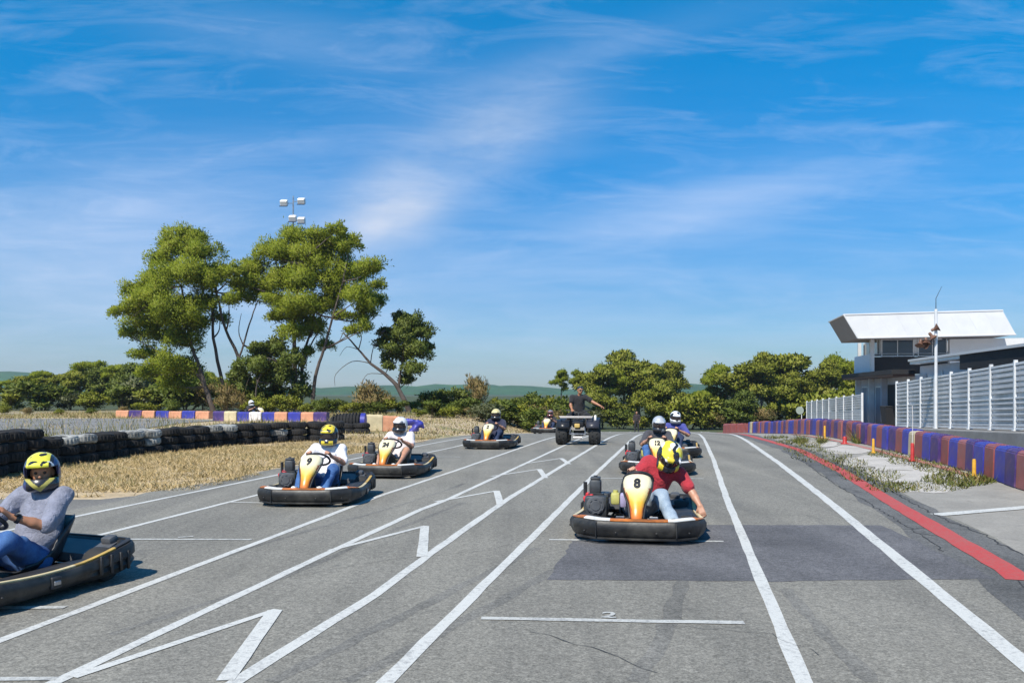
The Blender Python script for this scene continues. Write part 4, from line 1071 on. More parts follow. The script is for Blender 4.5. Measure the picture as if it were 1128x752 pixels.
block_row([(5.9, 3.0), (7.0, 8.0), (8.0, 13.0), (9.0, 17.0), (9.7, 20.8), (10.3, 24.5), (11.0, 29), (11.75, 34), (12.4, 39.5), (13.0, 45), (13.3, 48)], .60, .60, .40,
   ['violet', 'red', 'violet', 'salmon', 'blue', 'violet', 'red', 'blue', 'salmon', 'violet', 'red', 'blue', 'blue', 'salmon', 'violet', 'red', 'blue', 'salmon', 'violet', 'blue', 'red', 'blue', 'violet', 'salmon', 'blue', 'red', 'violet', 'blue', 'red', 'cream', 'blue', 'red', 'violet', 'blue', 'red', 'blue', 'salmon', 'violet', 'red', 'violet', 'red', 'violet', 'salmon', 'violet', 'red'],
   'long row before the pit fence', 'barrier blocks before the pit fence', barrier_zf)
block_row([(13.35, 49.0), (13.0, 50.2), (12.9, 51.6), (13.1, 52.6)], .72, .55, .5, ['red'], 'stub at the far barrier end', 'red blocks at the far barrier end', barrier_zf)
flat_zf = lambda x, y: .02
block_row([tuple(at(130, 460, 50)[:2]), tuple(at(190, 460, 48.5)[:2]), tuple(at(247, 460, 47)[:2])], .98, .42, .4, ['orange', 'violet', 'orange', 'blue', 'orange', 'blue', 'orange', 'violet'], 'low barrier left of the pines', 'infield barrier blocks on the left', flat_zf, 'left')
block_row([tuple(at(236, 460, 44)[:2]), tuple(at(300, 460, 43)[:2]), tuple(at(376, 460, 42)[:2])], .72, .50, .42, ['violet', 'cream', 'blue', 'white', 'blue', 'orange', 'blue', 'orange'], 'barrier below the pines', 'infield barrier blocks below the pines', flat_zf, 'left')
block_row([tuple(at(401, 460, 33)[:2]), tuple(at(446, 460, 33.3)[:2])], .68, .62, .45, ['cream', 'orange', 'blue'], 'short barrier behind the kart numbered 24', 'barrier blocks behind kart 24', land_z, 'left')
# crumpled blue tarpaulin beyond the barefoot driver
S = SDF(.03, .08); c = at(457, 470, 32.5)
S.cap(c+Vector((-.25, 0, .2)), c+Vector((.2, .05, .12)), .14, .12); S.cap(c+Vector((-.05, 0, -.2)), c+Vector((.1, 0, .1)), .16, .1); S.cap(c+Vector((.1, 0, .15)), c+Vector((.33, 0, -.02)), .09, .05)
V, Q = S.run(.03, 14); V[:, 2] = np.maximum(V[:, 2], .03)
tag(link('tarpaulin', np_mesh('tarpaulin', V, Q, M_BLUE)), 'crumpled blue tarpaulin at the end of the infield barrier', 'tarpaulin')

# ------------------------------------------------------------------ posts in the apron
M_YEL = mat('yellow_post', (0.60, 0.32, 0.025), 0.45, var=0.15, scale=9, dirt=(0.2, 0.14, 0.05), dirt_amt=0.4)
M_RPOST = mat('red_post', (0.42, 0.03, 0.025), 0.45, var=0.2, scale=9)
def post(px, py, h, col, label, r=.034):
    X, Y = ground_at(px, py); o = thing('bollard', label, 'bollard', (X, Y, zfun(Y)+.004), 0, 'small posts along the barrier')
    m = MB(); m.lathe([(r*1.9, 0), (r*1.9, .02), (r*1.2, .03), (r, .05), (r*.95, h-.03), (r*.7, h), (0, h)], None, 14); m.build('post', M_YEL if col == 'y' else M_RPOST, o)
    return o
post(1073, 526, .33, 'y', 'yellow bollard nearest the frame edge, among weeds')
post(962, 499, .36, 'y', 'yellow bollard in the middle of the barrier row, left of the tall red post')
post(908.5, 482, .42, 'y', 'farthest yellow bollard, by the far end of the barrier')
po = post(1005, 508, .40, 'r', 'tall red post with a thin pale rod on top', .04)
m = MB(); m.tube([(0, 0, .40), (.01, 0, .9), (.0, 0, 1.22)], .006, 6); m.build('rod', M_BWHITE, po)
post(930.5, 489, .22, 'r', 'short stubby red post between two yellow bollards', .06)

# ------------------------------------------------------------------ pit fence
M_FWH = mat('white_fence', (0.66, 0.67, 0.68), 0.4, 0.1, var=0.1, scale=3, dirt=(0.3, 0.3, 0.3), dirt_amt=0.3)
def glass_mat(name, col, rough=.12):
    m, nt, b = new_mat(name); p = geo_pos(nt); n = noise(nt, p, .6, 3)
    c = ramp(nt, n, [(0.35, tuple(v*.7 for v in col)), (0.65, tuple(min(1, v*1.3) for v in col))]); nt.links.new(c, b.inputs['Base Color'])
    b.inputs['Roughness'].default_value = rough; b.inputs['Specular IOR Level'].default_value = .6; return m
M_SLAT = mat('grey_white_slat', (0.52, 0.53, 0.54), 0.5, var=0.12, scale=2, dirt=(0.25, 0.26, 0.28), dirt_amt=0.4)
M_PANE = glass_mat('fence_pane', (0.40, 0.43, 0.46), .3)
M_GLASS = glass_mat('window_glass', (0.025, 0.035, 0.06), .08)
def fence(label, posts_y, h, c0, zf, upper, lower):
    x0, y0 = c0+.2*posts_y[0], posts_y[0]; o = thing('pit_fence', label, 'fence', (x0, y0, zf(y0)))
    Q = lambda y, z, d=0: Vector((c0+.2*y+d-x0, y-y0-.2*d, zf(y)+z-zf(y0)))
    for y in posts_y:
        m = MB(); m.box(Q(y, h/2), (.11, .11, h+.06), .014, (0, 0, -R(11.3))); m.box(Q(y, .02), (.17, .17, .03), .005, (0, 0, -R(11.3))); m.box(Q(y, h+.045), (.10, .10, .03), .008, (0, 0, -R(11.3))); m.build('post', M_FWH, o)
    def strip(m, a, b, z0, z1, d0, d1, mi=0): m.hexa([Q(a, z0, d0), Q(b, z0, d0), Q(b, z0, d1), Q(a, z0, d1), Q(a, z1, d0), Q(b, z1, d0), Q(b, z1, d1), Q(a, z1, d1)], mi)
    for i, (a, b) in enumerate(zip(posts_y, posts_y[1:])):
        s = 1 if b > a else -1; a2, b2 = a+.045*s, b-.045*s
        m = MB(); strip(m, a2, b2, h-.09, h-.02, -.03, .03); strip(m, a2, b2, .04, .11, -.03, .03); strip(m, a2, b2, h*.47, h*.47+.05, -.03, .03); m.build('rail', M_FWH, o)
        m = MB(); k = 11; pit = (h-.20)/k
        for q in range(k):
            z = .14+q*pit
            if abs(z+pit*.3-h*.49) < .06: continue
            tk = pit*(upper if z > h*.47 else lower)*rt.uniform(.9, 1.1); strip(m, a2, b2, z, z+tk, -.018, .0)
        m.build('slat_panel', M_SLAT, o)
        m = MB(); strip(m, a2, b2, .12, h-.10, .028, .034); m.build('pane', M_PANE, o)
    return o
fence('white louvred pit fence right of the tower opening, running out of frame', [39.0, 37.0, 35.0, 33.0, 31.05, 29.05, 27.0, 25.0, 23.0, 21.0, 19.0], 2.0, 9.6, pitz, .58, .42)
fence('lower white louvred fence beyond the tower opening, in front of the trees', [67.6, 65, 62.4, 59.8, 57.2, 54.5, 51.9, 49.2, 46.6], 1.72, 9.6, pitz, .62, .78)
# round mirror on the far end of that fence
o = thing('round_sign', 'round pale grey disc on a post at the far end of the white fence', 'sign', (9.1+.2*67, 67, zfun(67)))
m = MB(); m.tube([(0, 0, 0), (0, 0, 2.0)], .03, 8); m.build('post', M_FWH, o); m = MB(); m.cyl((-.15, -.06, 1.7), (-.15, -.02, 1.7), .30, n=24); m.build('disc', mat('grey_disc', (.28, .32, .28), .4, var=.1), o)

# ------------------------------------------------------------------ control tower and pit building
M_CLAD = mat('white_cladding', (0.56, 0.56, 0.56), 0.45, var=0.05, scale=1.5, dirt=(0.5, 0.49, 0.47), dirt_amt=0.25)
M_GREYW = mat('grey_render', (0.44, 0.45, 0.49), 0.7, var=0.12, scale=1.2, dirt=(0.2, 0.2, 0.22), dirt_amt=0.3)
M_SOFF_SHADE = mat('soffit_and_shaded_end', (0.26, 0.22, 0.20), 0.7, var=0.12, scale=1.5)
M_DARKF = mat('dark_fascia', (0.010, 0.010, 0.012), 0.8, var=0.3, scale=2)
M_BROWN = mat('brown_timber', (0.10, 0.05, 0.035), 0.6, var=0.35, scale=3)
M_DOOR = mat('grey_door', (0.20, 0.22, 0.27), 0.5, var=0.12, scale=2)
U = Vector((-.196, -.981, 0)).normalized(); Vv = Vector((.981, -.196, 0)).normalized()
OB = Vector((11+.2*55.8, 55.8, 0))
bl = thing('control_tower', 'white two-storey control tower with a slanted white roof box, right of the track', 'building', (OB.x, OB.y, pitz(55)))
def W(u, v, z): p = OB+U*u+Vv*v-Vector((OB.x, OB.y, pitz(55))); return Vector((p.x, p.y, z-pitz(55)))
def wbox(m, u0, u1, v0, v1, z0, z1, mi=0): m.hexa([W(u0, v0, z0), W(u1, v0, z0), W(u1, v1, z0), W(u0, v1, z0), W(u0, v0, z1), W(u1, v0, z1), W(u1, v1, z1), W(u0, v1, z1)], mi)
def part(name, mt, boxes, parent=bl):
    m = MB()
    for b in boxes: wbox(m, *b)
    return m.build(name, mt, parent)
GZ = -1.3
# ground floor, its doors and piers seen through the gap in the fence
part('ground_floor_wall', M_GREYW, [(0, 15.5, .35, 9, GZ, 2.35)])
part('pier', M_FWH, [(.0, .25, .05, .34, GZ, 2.3)]); part('pier', M_FWH, [(4.0, 4.2, .05, .34, GZ, 2.3)]); part('pier', M_GREYW, [(7.3, 7.55, .05, .34, GZ, 2.3)])
for u0, u1 in ((.9, 2.4), (2.6, 3.8), (4.9, 6.6)):
    d = part('door', M_DOOR, [(u0, u1, .30, .34, pitz(52)+.02, 1.75)]); part('frame', M_FWH, [(u0-.07, u0, .28, .345, pitz(52), 1.82), (u1, u1+.07, .28, .345, pitz(52), 1.82), (u0-.07, u1+.07, .28, .345, 1.76, 1.84)], d)
d = part('doorway', M_DARKF, [(7.9, 9.6, .30, .345, pitz(47)+.01, 1.9)])
# canopy with dark fascia and brown boards under it
part('canopy', M_DARKF, [(-.3, 13.6, -.75, .34, 2.38, 2.62)]); part('canopy_soffit', M_BROWN, [(-.25, 13.5, -.68, .34, 2.28, 2.378)])
# upper storey: parapet towards the track, corner column, windows, balcony front
UP = [(0, 5.1, .30, 9, 2.62, 4.62)]
part('upper_wall', M_CLAD, [(.2, 5.0, .50, 3.9, 3.75, 4.62), (.2, 5.0, .5, 9.5, 2.63, 3.0)])
part('parapet', mat('shade_tinted_parapet', (0.62, 0.66, 0.74), .5, var=.08, scale=2), [(-.1, 5.1, .0, .06, 2.62, 3.75)])  # white parapet; the cool blue of its shade is put into the colour
part('balcony_front', M_DARKF, [(5.1, 5.16, .16, 4.15, 2.62, 3.55)]); part('balcony_rail', M_STEEL, [(5.08, 5.17, .16, 4.2, 3.57, 3.61)])
m = MB()
for v_ in (1.2, 2.2, 3.2, 4.1): m.tube([W(5.13, v_, 3.5), W(5.13, v_, 3.6)], .02, 6)
m.tube([W(5.13, .16, 3.74), W(5.13, 4.15, 3.74)], .02, 6); m.build('handrail', M_STEEL, bl)
part('column', M_CLAD, [(4.95, 5.2, -.06, .155, 2.62, 4.65)]); part('column', M_CLAD, [(-.1, .1, .2, .4, 3.76, 4.65)])
part('back_wall', M_CLAD, [(.2, .3, 3.9, 9.5, 3.0, 4.62)])
for v0, v1 in ((.62, 2.3), (2.62, 4.1)):
    w_ = part('window', M_GLASS, [(5.01, 5.04, v0, v1, 3.5, 4.52)]); part('frame', M_CLAD, [(5.03, 5.07, v0-.06, v0, 3.46, 4.58), (5.03, 5.07, v1, v1+.06, 3.46, 4.58), (5.03, 5.07, (v0+v1)/2-.02, (v0+v1)/2+.02, 3.5, 4.53)], w_)
for u0, u1 in ((.7, 2.4), (2.7, 4.6)):
    w_ = part('window', M_GLASS, [(u0, u1, .45, .48, 3.78, 4.52)]); part('frame', M_CLAD, [(u0-.06, u0, .42, .47, 3.76, 4.58), (u1, u1+.06, .42, .47, 3.76, 4.58)], w_)
# white wall that continues to the right below the roof box
m = MB(); m.hexa([W(5.0, 4.2, 2.6), W(5.4, 4.2, 2.6), W(5.4, 18, 2.6), W(5.0, 18, 2.6), W(5.0, 4.2, 4.54), W(5.4, 4.2, 4.54), W(5.4, 18, 4.62), W(5.0, 18, 4.62)]); m.build('side_wall', M_CLAD, bl)
# roof box: a leaning white prism
def rel(x, y, z): return Vector((x-OB.x, y-OB.y, z-pitz(55)))
bl0 = Vector((19.65, 49.0, 4.56)); tl0 = Vector((18.95, 49.25, 5.90)); br0 = bl0+Vv*8.2; br0.z = 4.66; tr0 = tl0+Vv*8.3; tr0.z = 6.0
D5 = -U*5.2
q = [rel(*p) for p in (bl0, br0, br0+D5, bl0+D5, tl0, tr0, tr0+D5, tl0+D5)]
m = MB(); m.add(q, [[3, 2, 1, 0]], 1); m.add(q, [[4, 5, 6, 7], [0, 1, 5, 4], [1, 2, 6, 5], [2, 3, 7, 6]], 0); m.add(q, [[3, 0, 4, 7]], 1)  # track-side end takes the darker colour too, painting in the shade under its lean
rf = m.build('roof', [M_CLAD, M_SOFF_SHADE], bl, fix=False)
m = MB()
for a, b in ((4, 5), (5, 6), (4, 7), (0, 1), (0, 4)): m.tube([q[a], q[b]], .05, 6)
m.build('roof_trim', M_CLAD, rf)
m = MB()
for k in range(1, 9): m.tube([q[0].lerp(q[1], k/9)+U*.002, q[4].lerp(q[5], k/9)+U*.002], .006, 5)
m.build('panel_seam', mat('seam_grey', (.57, .57, .57), .5, var=.1), rf)
# low pit garages nearer the camera
pg = thing('pit_building', 'long low pit building with a dark eave behind the near white fence', 'building', (OB.x+U.x*14, OB.y+U.y*14, pitz(42)))
def W(u, v, z): p = OB+U*u+Vv*v; return Vector((p.x-OB.x-U.x*14, p.y-OB.y-U.y*14, z-pitz(42)))
for k in range(4):
    m = MB(); m.tube([W(18+k*6, .36, pitz(40)+.3), W(18+k*6, .36, 2.45)], .05, 8); m.build('downpipe', M_FWH, pg)
part('wall', M_GREYW, [(14.2, 42, .4, 8, GZ, 2.75)], pg)
part('roof', M_CLAD, [(14.0, 42.3, -.1, 8.3, 2.98, 3.08)], pg)
part('eave', M_DARKF, [(21.8, 42.2, -.02, .38, 2.40, 2.975)], pg); part('fascia', M_FWH, [(14.02, 21.78, -.02, .38, 2.84, 2.975)], pg)
for k in range(6):
    u0 = 16+k*4.3; w_ = part('window', M_GLASS, [(u0, u0+2.9, .36, .395, 1.0, 2.2)], pg); part('frame', M_FWH, [(u0-.07, u0, .34, .392, .95, 2.26), (u0+2.9, u0+2.97, .34, .392, .95, 2.26), (u0, u0+2.9, .34, .392, 2.2, 2.26)], w_)
# dark figure-like opening content: bin by the gap
o = thing('wheelie_bin', 'dark bin standing in the gap between the two white fences', 'bin', tuple(at(979, 470, 44.5)[:2])+(pitz(44.5),))
m = MB(); m.hexa([(-.24, -.26, .06), (.24, -.26, .06), (.24, .26, .06), (-.24, .26, .06), (-.3, -.34, .98), (.3, -.34, .98), (.3, .34, .98), (-.3, .34, .98)]); m.build('body', M_DARKF, o)
m = MB(); m.box((0, 0, 1.01), (.64, .74, .06), .02); m.build('lid', M_BLK, o); m = MB(); m.cyl((-.27, .3, .1), (.27, .3, .1), .1, n=12); m.build('wheel', M_TYRE, o)
# mast with loudspeaker cluster
mp = at(1031, 470, 32.2); mz = pitz(32.2)
o = thing('mast', 'slim white mast above the fence with a brown horn cluster and whip aerial', 'mast', (mp.x, mp.y, mz))
m = MB(); m.tube([(0, 0, 0), (0, 0, 4.6-mz)], .055, 10); m.build('pole', M_FWH, o)
m = MB(); m.tube([(0, 0, 4.6-mz), (.0, 0, 5.0-mz), (.22, 0, 5.45-mz)], [.016, .012, .006], 6); m.build('aerial', M_BLK, o)
M_HORN = mat('brown_horn', (0.16, 0.08, 0.05), 0.55, var=0.35, scale=7)
for (dx, dz, ang) in ((-.22, 3.62, 150), (-.42, 3.42, 190), (-.62, 3.36, 200), (-.1, 3.85, 60), (-.33, 3.3, 260)):
    m = MB(); Mh = Matrix.Translation((dx, -.08, dz-mz)) @ Matrix.Rotation(R(ang), 4, 'Y') @ Matrix.Rotation(R(20), 4, 'X')
    m.lathe([(.03, -.12), (.05, -.11), (.06, -.02), (.05, .0), (.08, .06), (.15, .14), (.17, .15), (.14, .13), (.02, .03)], Mh, 14); m.tube([(0, 0, dz-mz), (dx, -.08, dz-mz)], .014, 6); m.build('horn', M_HORN, o)
# floodlight mast behind the pines
fp = at(323, 455, 74)
o = thing('floodlight_mast', 'tall thin mast with four floodlights rising behind the pines', 'lamp mast', (fp.x, fp.y, 0))
top = at(323, 216, 74).z
m = MB(); m.tube([(0, 0, 0), (0, 0, top*.5), (0, 0, top)], [.16, .11, .06], 10); m.build('pole', M_STEEL, o)
for dx, z in ((-.75, 224), (.75, 222), (.0, 241), (.75, 243)):
    zz = at(323, z, 74).z; m = MB(); m.box((dx, -.15, zz), (.62, .45, .5), .05, (R(28), 0, 0)); l = m.build('floodlight', M_FWH, o)
    m = MB(); m.box((dx, -.30, zz-.29), (.66, .42, .06), .01, (R(20), 0, 0)); m.build('lamp_glass', M_GLASS, l)
    m = MB(); m.tube([(0, 0, zz), (dx, 0, zz)], .03, 6); m.build('bracket', M_STEEL, o)

# ------------------------------------------------------------------ quad bike, facing the camera
qx, qy = 1.97, 25.3
qb = thing('quad_bike', 'black quad bike with fat tyres and a silver front rack, ridden along the straight', 'quad bike', (qx, qy, zfun(qy)+.012), R(-7))
def quad():
    M_QB = mat('quad_black', (0.02, 0.02, 0.023), 0.35, var=.2)
    for x, y in ((-.47, -.60), (.47, -.60), (-.44, .62), (.44, .62)):
        r, h = .31, .17; Mx = Matrix.Translation((x, y, r)) @ Matrix.Rotation(R(90), 4, 'Y'); m = MB()
        m.lathe([(.14, -h*.8), (.20, -h), (.27, -h*.95), (r, -h*.6), (r+.004, 0), (r, h*.6), (.27, h*.95), (.20, h), (.14, h*.8)], Mx, 24, closed=True)
        for k in range(18):
            a = 2*PI*k/18
            for s in (-1, 1): m.box(Mx @ Vector((r*math.cos(a+.08*s), r*math.sin(a+.08*s), s*.06)), (.05, .05, .035), .006, Mx.to_3x3().to_4x4() @ Matrix.Rotation(a, 4, 'Z'))
        w = m.build('wheel', M_TYRE, qb); m = MB(); m.lathe([(0, -.05), (.05, -.06), (.08, -.03), (.14, -.10), (.14, .10), (.08, .03), (.05, .06), (0, .05)], Mx, 18); m.build('rim', M_STEEL, w)
    m = MB(); m.hexa([(-.2, -.85, .42), (.2, -.85, .42), (.2, .75, .48), (-.2, .75, .48), (-.14, -.72, .72), (.14, -.72, .72), (.16, .8, .72), (-.16, .8, .72)]); m.box((0, -.78, .62), (.34, .16, .20), .05, seg=2); m.build('body_fairing', M_QB, qb)
    for s in (-1, 1):
        m = MB(); pts = []
        for k in range(9):
            a = R(20+140*k/8); pts.append((math.cos(a)*.40, .36+.36*math.sin(a)))
        vs = [(s*x, -.60-c, z) for x in (.24, .60) for c, z in pts]; n = len(pts)
        m.add(vs, [[i, i+1, n+i+1, n+i] for i in range(n-1)]); o = m.build('mudguard', M_QB if s < 0 else mat('grey_guard', (.035, .035, .045), .4, var=.1), qb, fix=False); md = o.modifiers.new('t', 'SOLIDIFY'); md.thickness = .015
        m = MB(); vs = [(s*x, .62-c, z) for x in (.24, .60) for c, z in pts]; m.add(vs, [[i, i+1, n+i+1, n+i] for i in range(n-1)]); o = m.build('mudguard', M_QB, qb, fix=False); md = o.modifiers.new('t', 'SOLIDIFY'); md.thickness = .015
        m = MB(); m.tube([(s*.12, -.6, .3), (s*.4, -.6, .3)], .02, 6); m.tube([(s*.12, -.5, .42), (s*.36, -.55, .36)], .016, 6); m.tube([(s*.2, -.62, .62), (s*.36, -.6, .34)], .035, 8); m.build('suspension', mat('dark_steel', (.07, .07, .075), .45, .5, var=.3), qb)
    m = MB(); m.tube([(-.55, -.62, .80), (.42, -.62, .80)], .014, 8); m.tube([(-.5, -.92, .78), (.4, -.92, .78)], .014, 8)
    for x in (-.5, -.25, 0, .25, .4): m.tube([(x, -.92, .78), (x, -.45, .80)], .014, 6)
    m.build('front_rack', mat('rack_metal', (.30, .29, .29), .45, .6, var=.2), qb)
    m = MB(); m.box((.49, -.70, .74), (.07, .12, .22), .03, seg=2); m.build('white_panel', M_WHITEP, qb)
    m = MB(); m.box((-.02, -.872, .55), (.15, .03, .12), .02, seg=2); m.build('headlight', mat('headlight_amber', (.55, .38, .12), .2, var=.2, coat=.5), qb)
    m = MB(); m.tube([(-.2, -.9, .50), (-.22, -1.0, .32), (.22, -1.0, .32), (.2, -.9, .50)], .02, 8); m.tube([(-.12, -.98, .22), (.12, -.98, .22)], .035, 8); m.build('front_bumper', M_STEEL, qb)
    m = MB(); m.tube([(-.38, -.18, .98), (-.2, -.26, .95), (0, -.3, .9), (.2, -.26, .95), (.38, -.18, .98)], .016, 8); m.tube([(0, -.3, .9), (0, -.42, .66)], .022, 8); m.build('handlebar', M_BLK, qb)
    m = MB(); m.box((0, .25, .76), (.26, .75, .10), .04, seg=2); m.build('seat', M_SEAT, qb)
    m = MB(); m.box((0, 0, .36), (.30, .5, .26), .05, seg=2); m.tube([(.12, .1, .36), (.2, .5, .4), (.2, .8, .48)], .03, 8); m.build('engine', M_ENG, qb)
quad()
jq = JJ(pelvis=(-.02, .16, .93), chest=(-.02, .10, 1.20), neck=(0, .05, 1.40), head=(.03, .01, 1.545), sl=(.185, .05, 1.345), sr=(-.20, .07, 1.345), el=(.42, -.05, 1.20), wl=(.64, -.18, 1.09), er=(-.25, .0, 1.11), wr=(-.20, -.17, .99),
        hl=(.10, .13, .88), hr=(-.12, .13, .88), kl=(.27, -.18, .80), kr=(-.29, -.18, .80), al=(.25, .02, .38), ar=(-.27, .02, .38), tl=(.27, -.14, .36), tr=(-.29, -.14, .36))
orq, Jq = make_person('person in black with sunglasses riding the quad bike, one arm stretched out', (qx, qy, zfun(qy)+.012), R(-7), jq, (R(22), R(2), R(4)), cloth('black_tee', (0.016, 0.015, 0.018)), cloth('black_trousers', (0.012, 0.012, 0.016)), M_SHOED, skin=M_TAN,
      hands={'l': (V3(.8, -.45, -.35), V3(.2, -.3, -.9)), 'r': (V3(.1, -.9, -.1), V3(0, -.3, -.95))}, res=.012, sleeve=.55, seed=31, base=V3(0, .2, .8))
Hq = np.array(rotm(R(22), R(2), R(4)))
S = SDF(.007, .01); S.ell(Jq['head']+Hq @ V3(0, .012, .045), (.086, .105, .085), Hq); V, Q = S.plane(Jq['head']+Hq @ V3(0, 0, .04), Hq @ V3(0, -.35, -1)).run(); link('cap', np_mesh('cap', V, Q, M_HBLACK), orq)
m = MB(); 
for s in (-1, 1): m.ball(Jq['head']+Hq @ V3(s*.033, -.092, .012), (.030, .016, .022), 10)
m.tube([Jq['head']+Hq @ V3(-.08, -.02, .018), Jq['head']+Hq @ V3(0, -.106, .018), Jq['head']+Hq @ V3(.08, -.02, .018)], .005, 6); m.build('sunglasses', M_DIGIT, orq)
# marshal on foot far down the straight
jm = JJ(pelvis=(0, 0, .95), chest=(0, -.01, 1.24), neck=(0, 0, 1.47), head=(0, -.02, 1.62), sl=(.19, 0, 1.41), sr=(-.19, 0, 1.41), el=(.27, .02, 1.12), er=(-.27, .02, 1.12), wl=(.24, -.10, .88), wr=(-.24, -.10, .88), hl=(.095, 0, .90), hr=(-.095, 0, .90),
        kl=(.13, -.02, .50), kr=(-.12, .0, .50), al=(.15, .02, .08), ar=(-.14, .03, .08), tl=(.17, -.13, .035), tr=(-.16, -.12, .035))
make_person('person in dark clothes standing on the track far down the straight', (10.55, 73, zfun(73)+.01), R(-8), jm, (0, R(4), 0), cloth('dark_jacket', (0.03, 0.02, 0.022)), cloth('black_trousers', (0.012, 0.012, 0.016)), M_SHOED, skin=M_TAN,
      hands={'l': (V3(0, -.2, -1), V3(-1, 0, 0)), 'r': (V3(0, -.2, -1), V3(1, 0, 0))}, res=.016, sleeve=1.6, seed=41, base=V3(0, 0, 0))
# one more kart behind the infield barrier: only the driver's white helmet shows above it
X, Y = at(281, 455, 46.2)[:2]
kb = dup(KOBJ['k8'], (X, Y, .03), R(50), 'kart on the infield behind the coloured barrier below the pines', skip=('number',)); KOBJ['kb'] = kb; kb.rotation_euler = (0, 0, R(50))
driver('kb', 'person with a white helmet showing above the infield barrier below the pines', JJ(), (0, R(8), 0), cloth('black_tee', (0.016, 0.015, 0.018)), denim('dark_jeans', (0.014, 0.02, 0.05), (0.03, 0.05, 0.11)), M_SHOED, helm=pat_white, res=.018, seed=51)
# ------------------------------------------------------------------ trees, shrubs, grass
def leaf_mat(name, stops, transl=0.25, rough=0.55):
    m, nt, b = new_mat(name); a = nt.nodes.new('ShaderNodeAttribute'); a.attribute_name = 'tint'
    c = ramp(nt, a.outputs['Fac'], stops); nt.links.new(c, b.inputs['Base Color']); b.inputs['Roughness'].default_value = rough; b.inputs['Specular IOR Level'].default_value = .25
    t = nt.nodes.new('ShaderNodeBsdfTranslucent'); nt.links.new(mixcol(nt, .4, c, (0.22, 0.30, 0.03)), t.inputs['Color'])
    mx = nt.nodes.new('ShaderNodeMixShader'); mx.inputs[0].default_value = transl; out = nt.nodes['Material Output']
    nt.links.new(b.outputs[0], mx.inputs[1]); nt.links.new(t.outputs[0], mx.inputs[2]); nt.links.new(mx.outputs[0], out.inputs[0]); return m
L_PINE = leaf_mat('pine_needles', [(0, (0.15, 0.20, 0.018)), (.4, (0.27, 0.325, 0.028)), (.8, (0.36, 0.40, 0.040)), (1, (0.42, 0.36, 0.09))], .52)
L_OAK = leaf_mat('oak_leaves', [(0, (0.060, 0.088, 0.014)), (.5, (0.115, 0.150, 0.022)), (1, (0.18, 0.20, 0.04))])
L_LIGHT = leaf_mat('light_leaves', [(0, (0.13, 0.16, 0.016)), (.5, (0.215, 0.235, 0.024)), (1, (0.28, 0.265, 0.05))])
L_SAGE = leaf_mat('grey_green_leaves', [(0, (0.075, 0.090, 0.045)), (.5, (0.125, 0.140, 0.065)), (1, (0.19, 0.19, 0.10))])
L_TAN = leaf_mat('tan_foliage', [(0, (0.17, 0.12, 0.045)), (.5, (0.27, 0.19, 0.08)), (1, (0.19, 0.19, 0.06))])
L_DRY = leaf_mat('dry_grass', [(0, (0.58, 0.42, 0.20)), (.5, (0.70, 0.52, 0.27)), (.85, (0.72, 0.60, 0.40)), (1, (0.30, 0.30, 0.10))], .35)
L_ROUGH = leaf_mat('rough_grass', [(0, (0.36, 0.27, 0.14)), (.45, (0.52, 0.40, 0.23)), (.7, (0.34, 0.31, 0.11)), (1, (0.17, 0.20, 0.05))], .3)
L_WEED = leaf_mat('weeds', [(0, (0.09, 0.12, 0.02)), (.5, (0.18, 0.19, 0.045)), (.8, (0.32, 0.25, 0.10)), (1, (0.42, 0.32, 0.16))], .3)
M_BARK = mat('pine_bark', (0.075, 0.056, 0.046), 0.9, var=0.4, scale=3, bmp=0.5, dirt=(0.15, 0.13, 0.12), dirt_amt=0.5)
M_PBARK = mat('pale_bark', (0.34, 0.31, 0.28), 0.9, var=0.25, scale=3, bmp=0.4, dirt=(0.12, 0.1, 0.09), dirt_amt=0.5)
